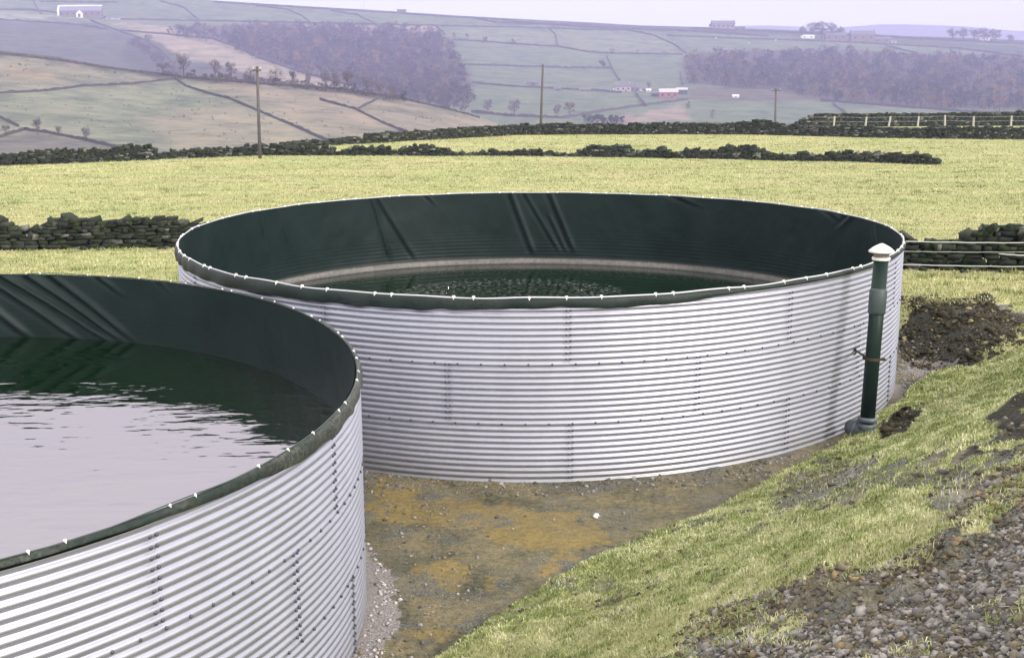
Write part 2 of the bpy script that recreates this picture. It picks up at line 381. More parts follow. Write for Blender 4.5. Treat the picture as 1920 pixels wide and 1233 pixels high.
# ------------------------------------------------------------ grass blades on the bank and turf
def blades(name, X, Y, Z, h, w, colr, label):
    n = len(X); a = rng.random(n)*2*PI; lean = rng.random(n)**.7*1.5*h; la = rng.random(n)*2*PI
    dx, dy = np.cos(a)*w/2, np.sin(a)*w/2; lx, ly = np.cos(la)*lean, np.sin(la)*lean
    V = np.zeros((n, 5, 3)); 
    V[:, 0] = np.stack([X-dx, Y-dy, Z-.01], -1); V[:, 1] = np.stack([X+dx, Y+dy, Z-.01], -1)
    V[:, 2] = np.stack([X+dx*.8+lx*.35, Y+dy*.8+ly*.35, Z+h*.6], -1); V[:, 3] = np.stack([X-dx*.8+lx*.35, Y-dy*.8+ly*.35, Z+h*.6], -1)
    V[:, 4] = np.stack([X+lx, Y+ly, Z+h*(.95-.27*(lean/h)**2)], -1)
    b = np.arange(n)[:, None]*5
    T = np.concatenate([b+np.array([[0, 1, 2]]), b+np.array([[0, 2, 3]]), b+np.array([[3, 2, 4]])])
    C = np.repeat(colr, 5, 0)
    o = raw(name, V.reshape(-1, 3), T, M_grass, colors=C)
    return tag(o, label, 'grass', kind='stuff')
def grass_cols(x, y, n):
    t = .5+.45*(fbm(x*1.3, y*1.3, 2)-.5)+.8*(fbm(x*7, y*7, 2)-.5)+rng.normal(0, .22, n); t = np.clip((t-.2)/.6, 0, 1)[:, None]
    A = np.array([.15, .19, .05]); B = np.array([.34, .40, .12]); C = np.array([.74, .70, .46])
    c = np.where(t < .5, A+(B-A)*t*2, B+(C-B)*(t-.5)*2)
    return c*rng.uniform(.75, 1.2, (n, 1))
def scatter(n, x0, x1, y0, y1):
    x = rng.uniform(x0, x1, n); y = rng.uniform(y0, y1, n); return x, y
def keepview(x, y, z, m=30):
    u, v = pix(np.stack([x, y, z], -1)); return (u > -m) & (u < 1920+m) & (v > -m) & (v < 1233+m)
x, y = scatter(1900000, -2.5, 14, 4, 24)
s_ = (x-np.interp(y, TOE_Y, TOE_X))*.78
g, o_, p_ = masks(x, y, s_, np.full(x.shape, 9.), np.hypot(x-T2C[0], y-T2C[1])-6.05)
dd = np.hypot(x, y)
k = (s_ > .05) & (rng.random(len(x)) < np.clip((g-.22)*1.4, 0.0, 1)*np.clip(1.5-dd/22, .45, 1)); x, y = x[k], y[k]
z = zfun(x, y); k = keepview(x, y, z, 480); x, y, z = x[k], y[k], z[k]; n = len(x)
blades('bank_grass', x, y, z, rng.uniform(.015, .042, n)*(.6+1.1*fbm(x*5, y*5, 2)), rng.uniform(.0028, .0065, n)*np.clip(np.hypot(x, y)/9, 1, 2), grass_cols(x, y, n), 'pale tufty grass covering the steep bank in front of the tanks')
y = 20+98*rng.random(900000)**1.35; x = rng.uniform(-.60, .60, 900000)*y
g_ok = (np.hypot(x-T2C[0], y-T2C[1]) > 6.9) & (y < np.interp(x, EX, EY)) & (rng.random(len(x)) < .68)
x, y = x[g_ok], y[g_ok]; z = zfun(x, y); s_ = (x-np.interp(y, TOE_Y, TOE_X))*.78
k = keepview(x, y, z, 420) & ((s_ < 0) | (y > 26)) & ~((x > 5) & (y < 22.7)); x, y, z = x[k], y[k], z[k]; n = len(x)
cc = grass_cols(x, y, n)*np.array([1.02, .98, .9]); cc = cc*np.array([.71, .66, .64])+np.array([.45, .425, .22])*.36
cc *= (.56+.60*fbm(x*.22, y*.8, 4))[:, None]*np.array([.97, 1.0, 1.05])
tf_ = (fbm(x*1.3+4, y*1.3, 3) > .70); cc[tf_] *= np.array([.62, .72, .55])
blades('field_grass', x, y, z, rng.uniform(.03, .075, n)*np.where(tf_, 1.9, 1), rng.uniform(.012, .022, n)*np.clip(y/32, 1, 3), cc, 'short pale yellow green grass of the fields behind the tanks')
# ------------------------------------------------------------ gravel and loose stones
ico = bmesh.new(); bmesh.ops.create_icosphere(ico, subdivisions=1, radius=1); IV = np.array([v.co[:] for v in ico.verts]); IF = np.array([[v.index for v in f.verts] for f in ico.faces]); ico.free()
def stones(name, x, y, z, r, colr, label, cat='gravel'):
    n = len(x); m = len(IV)
    V = (IV[None]*rng.uniform(.55, 1.35, (n, m, 1))+rng.normal(0, .12, (n, m, 3)))*r[:, None, None]
    sc = np.stack([rng.uniform(.7, 1.4, n), rng.uniform(.7, 1.2, n), rng.uniform(.45, .9, n)], -1); V = V*sc[:, None]
    a = rng.random(n)*2*PI; c, s = np.cos(a), np.sin(a)
    V = np.stack([V[..., 0]*c[:, None]-V[..., 1]*s[:, None], V[..., 0]*s[:, None]+V[..., 1]*c[:, None], V[..., 2]], -1)
    t = rng.normal(0, .35, n); V = np.stack([V[..., 0], V[..., 1]*np.cos(t)[:, None]-V[..., 2]*np.sin(t)[:, None], V[..., 1]*np.sin(t)[:, None]+V[..., 2]*np.cos(t)[:, None]], -1)
    V = V+np.stack([x, y, z+r*.2], -1)[:, None]
    T = (np.arange(n)[:, None, None]*m+IF[None]).reshape(-1, 3)
    o = raw(name, V.reshape(-1, 3), T, M_gravel, colors=np.repeat(colr, m, 0)); return tag(o, label, cat, kind='stuff')
x, y = scatter(230000, -.5, 6.5, 4.2, 11); P = polyw([(1260, 1300), (1300, 1200), (1420, 1165), (1560, 1160), (1640, 1135), (1740, 1105), (1810, 1050), (1935, 960), (1935, 1300)])
inn = inpoly(P, x, y); edge = inpoly(polyw([(1150, 1300), (1280, 1170), (1530, 1075), (1700, 1050), (1780, 960), (1935, 830), (1935, 1300)]), x, y)
k = (inn & (fbm(x*2.2, y*2.2, 3) < .57) & (rng.random(len(x)) < .85)) | (edge & (rng.random(len(x)) < .28*(fbm(x*3, y*3, 2) > .45))); x, y = x[k], y[k]
z = zfun(x, y); k = keepview(x, y, z, 60); x, y, z = x[k], y[k], z[k]; n = len(x)
def stone_cols(n):
    t = rng.random((n, 1)); base = np.array([.235, .215, .205])*(.35+1.1*t)
    br = rng.random((n, 1)) < .25; return np.where(br, np.array([.165, .135, .09])*(.5+.8*t), base)
stones('gravel', x, y, z, rng.gamma(2.6, .0040, n).clip(.004, .034), stone_cols(n), 'grey and brown crushed stone along the top of the bank at lower right')
x, y = scatter(110000, -3.2, 7.5, 7.5, 22)
s_ = (x-np.interp(y, TOE_Y, TOE_X))*.78; a1 = np.hypot(x-T1C[0], y-T1C[1])-5.8; a2 = np.hypot(x-T2C[0], y-T2C[1])-6.1
pr = np.where((a1 > 0) & (a1 < .28*ss(12.9, 10.8, y)), .9, 0)+np.where((a1 > .3) & (a1 < 1.1), .22, 0)+np.where((a2 > 0) & (a2 < .55), .5, 0)+.018+np.where((x > 6) & (y > 19), .4, 0)
k = (a1 > 0) & (a2 > 0) & (s_ < .1) & (rng.random(len(x)) < pr); x, y = x[k], y[k]; z = zfun(x, y); n = len(x)
sc = stone_cols(n); a1 = np.hypot(x-T1C[0], y-T1C[1])-5.8; sc = np.where((a1 < .28*ss(12.9, 10.8, y))[:, None] & (rng.random((n, 1)) < .8), np.array([.50, .45, .46])*rng.uniform(.6, 1.2, (n, 1)), sc)
stones('rubble', x, y, z, rng.gamma(2.2, .0042, n).clip(.004, .035), sc, 'small stones and chippings strewn over the muddy floor round the tank bases', 'rubble')
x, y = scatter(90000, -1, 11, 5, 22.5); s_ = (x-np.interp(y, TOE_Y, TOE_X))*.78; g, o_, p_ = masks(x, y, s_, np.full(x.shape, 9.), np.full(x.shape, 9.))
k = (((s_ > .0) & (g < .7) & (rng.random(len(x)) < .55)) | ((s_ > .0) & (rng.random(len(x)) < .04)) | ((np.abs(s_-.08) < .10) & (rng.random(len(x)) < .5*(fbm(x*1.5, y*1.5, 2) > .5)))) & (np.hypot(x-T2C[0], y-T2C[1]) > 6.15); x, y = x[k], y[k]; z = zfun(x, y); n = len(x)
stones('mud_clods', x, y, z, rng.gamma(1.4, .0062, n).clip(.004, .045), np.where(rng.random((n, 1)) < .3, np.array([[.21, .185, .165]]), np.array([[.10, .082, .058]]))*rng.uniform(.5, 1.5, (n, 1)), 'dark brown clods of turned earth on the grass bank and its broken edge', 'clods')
x, y = scatter(110000, 4, 11, 12, 25); k = (inpoly(MUDSHADE_P[0], x, y) | inpoly(MUDSHADE_P[1], x, y) | (inpoly(MUDSHADE_P[2], x, y) & (rng.random(len(x)) < .4))) & (rng.random(len(x)) < .55); x, y = x[k], y[k]; z = zfun(x, y); n = len(x)
stones('dug_earth', x, y, z, rng.gamma(1.6, .010, n).clip(.004, .08)*np.where(fbm(x*3, y*3, 2) > .5, 1.2, .6), np.where(rng.random((n, 1)) < .12, np.array([[.20, .165, .085]]), np.array([[.034, .028, .014]]))*rng.uniform(.4, 1.7, (n, 1)), 'lumpy dug earth, shade painted into its dark brown, in the hollows right of the back tank and pipe', 'earth')
x, y = scatter(160000, -.5, 6.5, 4.2, 11); inn = inpoly(P, x, y); E2 = polyw([(1200, 1300), (1290, 1160), (1400, 1130), (1500, 1080), (1560, 1070), (1640, 1085), (1760, 1020), (1800, 950), (1935, 860), (1935, 1300)])
k = inpoly(E2, x, y) & (rng.random(len(x)) < np.where(inn, .15, .5)*(.2+1.1*ss(.35, .6, fbm(x*2.5, y*2.5, 3)))); x, y = x[k], y[k]; z = zfun(x, y); n = len(x)
stones('crumbled_earth', x, y, z, rng.gamma(1.8, .0055, n).clip(.003, .035), np.where(rng.random((n, 1)) < .3, np.array([[.22, .165, .085]]), np.array([[.13, .105, .075]]))*rng.uniform(.35, 1.4, (n, 1)), 'brown crumbled earth and moss along the edge between bank grass and gravel', 'earth')
# one white block lying on the mud
a = on_z(1118, 962, 0.05); mb = MB()
bm = bmesh.new(); bmesh.ops.create_icosphere(bm, subdivisions=2, radius=.04)
for v in bm.verts: v.co = v.co*random.uniform(.5, 1.4); v.co.z *= .8
mb.add([v.co+Vector((a[0], a[1], float(zfun(a[0], a[1]))+.03)) for v in bm.verts], [[v.index for v in f.verts] for f in bm.faces]); bm.free()
tag(mb.build('stone_lump', M_far_white), 'single white lump of stone lying alone on the orange mud floor', 'stone')

# ------------------------------------------------------------ tanks
class Tank:
    def __init__(s, c, R, a, b, cc, d, base, rim):
        s.c = c; s.R = R; s.k = (a, b, cc, d); s.base = base; s.rim = rim
    def r(s, t): return s.R+s.k[0]*np.cos(2*t)+s.k[1]*np.sin(2*t)+s.k[2]*np.cos(3*t)+s.k[3]*np.sin(3*t)
    def pt(s, t, z, off=0):
        t = np.asarray(t, float); r = s.r(t)+off
        return np.stack([s.c[0]+r*np.cos(t), s.c[1]+r*np.sin(t), np.broadcast_to(z, t.shape)+0*t], -1)
    def theta(s, px, z, far=False, py=None):
        t = np.linspace(0, PI, 4001) if far else np.linspace(-PI, 0, 4001)
        u, v = pix(s.pt(t, z)); e = np.abs(u-px)
        if py is not None: e = e+np.abs(v-py)
        return float(t[np.argmin(e)])
A1 = Tank(T1C, 5.7628, -.0059, -.0444, -.023, -.1055, -.042, 2.298)
A2 = Tank(T2C, 6.0338, -.0301, -.0172, .0616, .0725, 0, 2.340)
PITCHC = .0762
def make_tank(T, name, label, seams, flapfn, folds, zwater, wmat, band, water_label, flapdirt):
    root = empty(name, (T.c[0], T.c[1], T.base), label=label, cat='storage tank')
    L = np.array([T.c[0], T.c[1], T.base])
    loc = lambda P: np.asarray(P)-L
    (t0, w, nsh, offs) = seams
    boltpos = []
    for ring in range(3):
        zt = 2.286-.762*ring; zb = zt-.762-.012
        zz = np.linspace(zb, zt, 92 if ring < 3 else 80)
        for k in range(nsh):
            ta = t0+offs[ring]+k*w; tb = ta+w+.010
            tt = np.linspace(ta, tb, 25); TT, ZZ = np.meshgrid(tt, zz)
            ph = (2.286-ZZ)/PITCHC*2*PI
            off = .0125*np.cos(ph-.3)-.0027*np.cos(2*ph-.6)-.0022*ring+.0055*(TT-ta)/w+.006*np.sin(TT*9+ring)*.4
            P = T.pt(TT.ravel(), 0, off.ravel()); P[:, 2] = ZZ.ravel()+T.base
            i = np.arange(TT.size).reshape(TT.shape)
            Q = np.stack([i[:-1, :-1], i[:-1, 1:], i[1:, 1:], i[1:, :-1]], -1).reshape(-1, 4)
            raw('wall_sheet', loc(P), Q, M_metal, root, smooth=True)
            for j in range(10):
                if ring == 0 and j == 0: continue
                zj = zt-(j+.18)*PITCHC
                for e in (.0045*5.8/T.R, .0135*5.8/T.R): boltpos.append((ta+e, zj))
            if ring < 2:
                nb = 11
                for j in range(nb): boltpos.append((ta+w*(j+.5)/nb, zb+.012-.003))
    # bolts: the hundred nearest ones each a mesh, the rest one mesh
    bp = []
    for t, zz in boltpos:
        p = T.pt(np.array([t]), zz+T.base, .014)[0]; nrm = np.array([math.cos(t), math.sin(t)])
        vis = np.dot(nrm, p[:2])            # faces the camera when negative
        u, v = pix(p); ins = (0 < u < 1920) and (0 < v < 1233) and vis < 0 and not (T is A2 and u < 690)
        bp.append((0 if ins else 1, np.hypot(p[0], p[1]), t, p))
    bp.sort(key=lambda q: (q[0], q[1]))
    def bolt(mb, t, p, o=(0, 0, 0)):
        M = Matrix.Rotation(t, 3, 'Z') @ Matrix.Rotation(PI/2, 3, 'Y')
        mb.lathe(np.array(p)-o, [(.015, -.006), (.015, .007), (.008, .013)], 6, M)
    for q in bp[:100]:
        mb = MB(); bolt(mb, q[2], q[3], q[3]); mb.build('bolt', M_bolt, root, loc=loc(q[3]))
    mb = MB()
    for q in bp[100:]: bolt(mb, q[2], q[3], L)
    tag(mb.build('bolt', M_bolt, root), kind='stuff')
    # liner
    nt_ = 900; tt = np.linspace(0, 2*PI, nt_+1)[:-1]; zz = np.linspace(zwater-.35, T.rim-.004, 90)
    TT, ZZ = np.meshgrid(tt, zz); zl = ZZ-zwater
    amp = (.0045*band+.0006)*np.exp(-((zl-.18)/.45)**2)*np.clip(fbm(TT*6, ZZ*.3, 2)*1.6-.1, .1, 1.4)
    ins = -.035+amp*np.cos((T.rim-ZZ)/PITCHC*2*PI)
    ins = ins-.10*np.exp(-np.clip(zl+.02, 0, 9)/.09)*band    # liner bellies inwards just over the liquid
    ins = ins+(fbm(TT*14, ZZ*2.2, 3)-.5)*.022*ss(T.rim, T.rim-.3, ZZ)
    for (tf, sl, wd, am, z0, z1) in folds:
        x = (TT-(tf+sl*(T.rim-ZZ))+PI) % (2*PI)-PI
        env = ss(z1, z1+.25, ZZ)*ss(z0+.02, z0-.12, ZZ) if z0 < T.rim else ss(z1, z1+.3, ZZ)
        ins = ins-am*env*np.exp(-(x/wd)**2)+am*.6*env*np.exp(-((x-wd*1.9)/(wd*1.1))**2)
    ins = np.minimum(ins, -.017)
    P = T.pt(TT.ravel(), 0, ins.ravel()); P[:, 2] = ZZ.ravel()
    i = np.arange(TT.size).reshape(TT.shape); i = np.concatenate([i, i[:, :1]], 1)
    Q = np.stack([i[:-1, :-1], i[1:, :-1], i[1:, 1:], i[:-1, 1:]], -1).reshape(-1, 4)
    bnd = np.exp(-((zl-.065)/.058)**4)*band*(.65+.5*fbm(TT*10, ZZ*14, 3))
    raw('liner', loc(P), Q, M_liner, root, smooth=True, colors=np.repeat(bnd.reshape(-1, 1).clip(0, 1), 3, 1))
    # flap turned over the rim and hanging outside
    nl = 14; V = []; C = []
    for j in range(nl):
        f = j/(nl-1); Lf = flapfn(tt)*(1+.04*np.sin(tt*47)+.22*(fbm(tt*30, 3+0*tt, 4)-.5))
        if j < 4:
            a = j/3*PI*.5; off = -.022+.042*(1-math.cos(a)); dz = .0+.012*math.sin(a*2)
            off = off+0*tt; z_ = T.rim-.004+dz+0*tt
        else:
            g = (j-3)/(nl-4); off = .020+.012*np.sqrt(g)+g*(1-g)*.045*Lf/.15+.012*np.sin(tt*61+4*np.sin(tt*7))*g*(Lf/.15); z_ = T.rim-.006-g*Lf
        P = T.pt(tt, 0, off); P[:, 2] = z_; V.append(P)
        C.append(np.full((nt_, 3), 1.)*(flapdirt*(.1+1.5*(fbm(tt*9, 0*tt, 3)-.2))[:, None]).clip(0, 1))
    V = np.concatenate(V); i = np.arange(nl*nt_).reshape(nl, nt_); i = np.concatenate([i, i[:, :1]], 1)
    Q = np.stack([i[:-1, :-1], i[1:, :-1], i[1:, 1:], i[:-1, 1:]], -1).reshape(-1, 4)
    fl = raw('liner_flap', loc(V), Q, M_flap, root, smooth=True, colors=np.concatenate(C))
    md = fl.modifiers.new('s', 'SOLIDIFY'); md.thickness = .003
    # rim pipe and clips
    mb = MB(); rt = np.linspace(0, 2*PI, 361)[:-1]; far_ = T is A2
    P = T.pt(rt, T.rim+.012, -.004); P[:, 2] += .006*np.sin(rt*19)+.005*np.sin(rt*31+1)
    mb.tube(loc(P), .0115 if far_ else .005, 8, closed=True); mb.build('rim_pipe', M_rim if T is A2 else M_collar, root, smooth=True)
    nc = 76
    for k in range(nc):
        t = 2*PI*(k+.5+.30*math.sin(k*2.7))/nc; p = T.pt(np.array([t]), T.rim+.012, -.004)[0]; mb = MB()
        tx, ty = -math.sin(t), math.cos(t)
        mb.tube([(-tx*.020, -ty*.020, .002), (-tx*.012, -ty*.012, .004), (tx*.012, ty*.012, .004), (tx*.020, ty*.020, .002)], [.016, .023, .023, .016], 10)
        mb.tube([(math.cos(t)*.018, math.sin(t)*.018, .0), (math.cos(t)*.032, math.sin(t)*.032, -.03)], [.009, .006], 6)
        cl = mb.build('clip', M_clip, root, smooth=True, loc=loc(p)); cl.scale = (.85, .85, .85) if far_ else (.48, .48, .48)
    # the liquid
    nw = 240; tw = np.linspace(0, 2*PI, nw+1)[:-1]; P = T.pt(tw, zwater, -.02)
    w_ = raw('slurry_water', np.concatenate([P-np.array([T.c[0], T.c[1], zwater]), [[0, 0, 0]]]), [(i_, (i_+1) % nw, nw) for i_ in range(nw)], wmat, loc=(T.c[0], T.c[1], zwater))
    tag(w_, kind='structure'); 
    return root
# tank 2 (behind)
ta = A2.theta(1058, 2.2); tb = A2.theta(1475, 2.2); tc = A2.theta(625, 2.2)
w2 = (tb-tc)/2; n2 = round(2*PI/w2); w2 = 2*PI/n2
o2 = [0, A2.theta(832, 1.2)-ta+w2*1, A2.theta(1062, .4)-ta]
def flap2(t):
    T = A2; pts = [(-PI, .17), (A2.theta(340, 2.3, py=490), .17), (A2.theta(480, 2.3), .16), (A2.theta(700, 2.3), .15), (A2.theta(780, 2.3), .145), (A2.theta(900, 2.3), .12), (A2.theta(1050, 2.3), .085), (A2.theta(1120, 2.3), .11), (A2.theta(1180, 2.3), .125), (A2.theta(1290, 2.3), .09), (A2.theta(1380, 2.3), .045), (A2.theta(1480, 2.3), .03), (A2.theta(1600, 2.3), .035), (0, .05), (1.5, .1), (PI, .17)]
    pts.sort(); return np.interp((np.asarray(t)+PI) % (2*PI)-PI, [p[0] for p in pts], [p[1] for p in pts])
def fold(T, px0, px1, dz, wd, am, z0=9, z1=None):
    a = T.theta(px0, T.rim, True); b = T.theta(px1, T.rim-dz, True); z1 = T.rim-dz if z1 is None else z1
    return (a, (b-a)/dz, wd, am, z0, z1)
folds2 = [fold(A2, 488, 505, .8, .006, .035), fold(A2, 515, 540, .8, .006, .03), fold(A2, 697, 730, 1.3, .006, .05, z1=.9), fold(A2, 707, 775, 1.3, .007, .05, z1=.9), fold(A2, 800, 822, .3, .006, .03),
          fold(A2, 958, 1000, 1.3, .008, .055, z1=.9), fold(A2, 985, 1035, 1.0, .006, .03, z1=.95), fold(A2, 1032, 1075, 1.2, .008, .045, z1=.95), fold(A2, 1010, 1055, 1.1, .005, .03, z0=1.9, z1=.95),
          fold(A2, 1275, 1330, .25, .02, .04), fold(A2, 1600, 1570, .35, .012, .04), fold(A2, 1560, 1590, .2, .02, .05), fold(A2, 1640, 1648, .5, .008, .03)]
tank2 = make_tank(A2, 'slurry_tank', 'round corrugated steel slurry tank farther back, whole rim visible, beside the green vent pipe', (ta, w2, n2, o2), flap2, folds2, .79, M_water2, 1.0, '', .12)
ta1 = A1.theta(273, 2.1, py=1000); tb1 = A1.theta(617, 2.1, py=870); w1 = (tb1-ta1); n1 = round(2*PI/w1); w1 = 2*PI/n1
def thpy(T, px, py, z): return T.theta(px, z, py=py)
o1 = [0, thpy(A1, 545, 1060, 1.4)-ta1, thpy(A1, 663, 1110, .6)-ta1]
def flap1(t):
    P = [(0, 1055, .022), (200, 990, .026), (283, 960, .036), (349, 936, .048), (472, 885, .07), (528, 853, .10), (582, 822, .12), (620, 793, .125), (655, 750, .11), (672, 715, .08)]
    pts = [(A1.theta(a, 2.3, py=b), c) for a, b, c in P]+[(.5, .06), (1.5, .05), (PI, .05), (-PI, .05), (-2.3, .03)]
    pts.sort(); return np.interp((np.asarray(t)+PI) % (2*PI)-PI, [p[0] for p in pts], [p[1] for p in pts])
folds1 = [fold(A1, -30, 150, .9, .011, .075, z1=1.3), fold(A1, 5, 205, .9, .010, .08, z1=1.3), fold(A1, 55, 225, .85, .011, .07, z1=1.35), fold(A1, 100, 260, .9, .012, .05, z1=1.35), fold(A1, 190, 245, .3, .01, .05), fold(A1, 302, 332, .2, .008, .03), fold(A1, -90, 60, .9, .012, .07, z1=1.3)]
tank1 = make_tank(A1, 'slurry_tank', 'nearest corrugated steel slurry tank, cut by the left edge, full of liquid reflecting the sky', (ta1, w1, n1, o1), flap1, folds1, 1.40, M_water1, 0.0, '', 1.0)

# ------------------------------------------------------------ vent pipe
def vent():
    b0 = at_y(1626, 790, 15.92); top = at_y(1652, 487, 16.15); pe = at_y(1601, 795, 16.12)
    root = empty('vent_pipe', (b0[0], b0[1], b0[2]), label='dark green upright vent pipe with a white conical cap, beside the back tank wall', cat='vent pipe')
    o = Vector(b0); B = Vector((0, 0, 0)); Tp = Vector(top)-o; d = Tp.normalized()
    H = Tp.length; R = .098
    mb = MB(); mb.tube([B, Tp], R, 28); p = mb.build('pipe_shaft', M_pipe, root, smooth=True)
    mb = MB(); mb.tube([B+d*(H*.665), B+d*(H*.68), B+d*(H*.81), B+d*(H*.825)], [R+.004, R+.018, R+.018, R+.004], 28); mb.build('collar', M_collar, root, smooth=True)
    mb = MB(); mb.tube([B+d*.0, B+d*.06], [R+.032, R+.032], 28); mb.build('socket_ring', M_pipegrey, root, smooth=True)
    # elbow to the wall
    e = Vector(pe)-o; pts = []
    h = Vector((e.x, e.y, 0)); hd = h.normalized()
    for i in range(9):
        a = i/8*PI/2; pts.append(B+Vector((0, 0, -.02))+hd*(.10*(1-math.cos(a)))+Vector((0, 0, -.13*math.sin(a))))
    pts.append(pts[-1]+hd*.05)
    mb = MB(); mb.tube(pts, R+.022, 24); mb.build('elbow', M_pipegrey, root, smooth=True)
    mb = MB(); q = pts[-1]; mb.tube([q-hd*.03, q+hd*.03], R+.045, 24); mb.tube([q, q+hd*.16], R+.005, 24); mb.build('flange', M_pipegrey, root, smooth=True)
    # cap
    cap = Tp; mb = MB()
    mb.lathe(cap, [(.118, 0), (.122, .02), (.118, .035), (.10, .037)], 28); mb.build('cap_base', M_cap, root, smooth=False)
    mb = MB()
    for k in range(16):
        a = 2*PI*k/16; mb.tube([cap+Vector((.096*math.cos(a), .096*math.sin(a), .03)), cap+Vector((.096*math.cos(a), .096*math.sin(a), .13))], .006, 5)
    mb.lathe(cap, [(.085, .03), (.085, .12)], 20); mb.build('cap_grille', M_mesh, root)
    mb = MB(); mb.lathe(cap, [(.10, .10), (.165, .105), (.172, .118), (.12, .165), (.06, .200), (.012, .222)], 32); mb.build('cap_cone', M_cap, root, smooth=True)
    # strap and stay
    k = B+d*(H*.39); mb = MB(); mb.tube([k-d*.02, k+d*.02], R+.008, 24)
    mb.box(k+Vector((.13, -.02, 0)), (.07, .03, .035)); mb.build('strap', mat('rusty_strap', (.05, .03, .015), .8), root)
    w = Vector(at_y(1603, 668, 16.35))-o; w = Vector(A2.pt(np.array([A2.theta(1603, 1.2)]), w.z+o.z, 0)[0])-o
    mb = MB(); mb.tube([k+Vector((-.09, .03, .03)), w], .014, 8); mb.tube([w+Vector((0, 0, -.06)), w+Vector((0, 0, .06))], .022, 8); mb.tube([k+Vector((-.12, 0, .02)), k+Vector((-.06, .03, .02))], .03, 8)
    mb.build('wall_stay', M_iron, root, smooth=True)
vent()

# ------------------------------------------------------------ dry stone walls
def dry_wall(name, label, path, hfn, base=.0, sz=(.34, .15), thick=.55, jitter=.25, zf=None, light=.35, seed=1, rubble=0, dark=.6):
    r = np.random.default_rng(seed); path = np.array(path, float)
    seg = np.hypot(*np.diff(path, axis=0).T); cum = np.concatenate([[0], np.cumsum(seg)]); Lt = cum[-1]
    pos = lambda s: (np.interp(s, cum, path[:, 0]), np.interp(s, cum, path[:, 1]))
    org = np.array([path[0, 0], path[0, 1], 0])
    BV = []; BC = []; CB = np.array([[-1, -1, -1], [1, -1, -1], [1, 1, -1], [-1, 1, -1], [-1, -1, 1], [1, -1, 1], [1, 1, 1], [-1, 1, 1]])*.5
    def stone(s, d, z, L, T, Hh, tilt=0, rot=0):
        x, y = pos(s); x2, y2 = pos(min(s+.3, Lt)); x1, y1 = pos(max(s-.3, 0)); a = math.atan2(y2-y1, x2-x1)+rot
        v = CB*np.array([L, T, Hh]); v = v+r.uniform(-.16, .16, v.shape)*np.array([L, T, Hh])
        c, q = math.cos(tilt), math.sin(tilt); v = np.stack([v[:, 0]*c-v[:, 2]*q, v[:, 1], v[:, 0]*q+v[:, 2]*c], -1)
        v[:, 1] += d
        c, q = math.cos(a), math.sin(a); w = np.stack([v[:, 0]*c-v[:, 1]*q+x, v[:, 0]*q+v[:, 1]*c+y, v[:, 2]+z], -1)
        BV.append(w-org)
        t = r.random()
        if r.random() < light: col = np.array([.17, .165, .15])*(.4+.9*t)
        else: col = np.array([.045, .050, .040])*(.35+.9*t)*dark/.6
        BC.append(np.repeat(col[None], 8, 0))
    s = 0
    hh = 0
    while hh < 3:
        side = (-1, 1, 0)[hh]; z = -.05
        while z < 2.4:
            rowh = sz[1]*r.uniform(.8, 1.25); s = r.uniform(0, .2); any_ = False
            while s < Lt:
                L = sz[0]*r.uniform(.55, 1.6); H_ = hfn(s/Lt, s)
                if z < H_-rowh*.3:
                    any_ = True; x, y = pos(s); g = float(zfun(x, y, False))
                    tw = thick*(1-.28*z/1.2)
                    if side != 0: stone(s, side*(tw/2-.1)+r.normal(0, .02), g+z+rowh/2+r.normal(0, .012), L*.97, .26, rowh*.93, r.normal(0, .05))
                    elif z > H_-rowh*1.6:   # loose coping stones
                        stone(s, r.normal(0, .06), g+z+rowh*.8+r.uniform(-.03, .06), L*.8, thick*.75, rowh*r.uniform(.9, 1.7), r.normal(0, jitter), r.normal(0, .3))
                s += L
            z += rowh
            if not any_: break
        hh += 1
    for k in range(int(rubble*Lt)):
        s = r.uniform(0, Lt); x, y = pos(s); d = r.choice([-1, 1])*r.uniform(.35, .9)
        stone(s, d, float(zfun(x, y, False))+.04, sz[0]*r.uniform(.4, .9), .18, .12, r.normal(0, .4), r.uniform(0, 3))
    n = len(BV); V = np.concatenate(BV); b = (np.arange(n)*8)[:, None, None]
    Fq = np.array([[3, 2, 1, 0], [4, 5, 6, 7], [0, 1, 5, 4], [1, 2, 6, 5], [2, 3, 7, 6], [3, 0, 4, 7]])
    o = raw(name, V, (b+Fq[None]).reshape(-1, 4), M_stone, colors=np.concatenate(BC), loc=org); tag(o, label, 'stone wall'); return o
def gw(px, py):
    if py < 400:
        zz = -1.7
        for _ in range(4): x, y, _z = on_z(px, py, zz); zz = float(zfun(x, min(y, np.interp(x, EX, EY)), False))
        return (x, min(y, float(np.interp(x, EX, EY))-.3))
    x, y, z = hit(px, py); return (x, y)
def hprof(keys, seed, amp=.12, k=1.0):
    def f(t, s):
        t = t*k
        h = np.interp(t, [k[0] for k in keys], [k[1] for k in keys]); return float(h+amp*(vn(s*.9+seed*7, seed)-.5)*2+.5*amp*(vn(s*2.7, seed)-.5))
    return f
dry_wall('dry_stone_wall', 'mossy drystone wall just behind the tanks, ragged top, hidden partly by the back tank', [(-19, 37.2), gw(0, 468), gw(200, 464), gw(395, 461)[0:2], (-2, 32.4), (6, 29.6), gw(1700, 503), gw(1930, 507), (15, 28), (24, 26)],
         hprof([(0, .95), (.09, .95), (.125, .50), (.15, .85), (.25, .80), (.33, .72), (.62, .7), (.76, 1.0), (.80, .95), (.845, .7), (.88, .68), (.895, 1.0), (.93, .9), (1, .95)], 3, .10, 1.26), sz=(.27, .105), light=.16, seed=2, rubble=2, jitter=.6, dark=.5)
W2 = [gw(-40, 310), gw(130, 302), gw(300, 293), gw(480, 291), gw(640, 291), gw(800, 292), gw(1000, 292), gw(1200, 295), gw(1400, 299), gw(1600, 303), gw(1760, 309)]
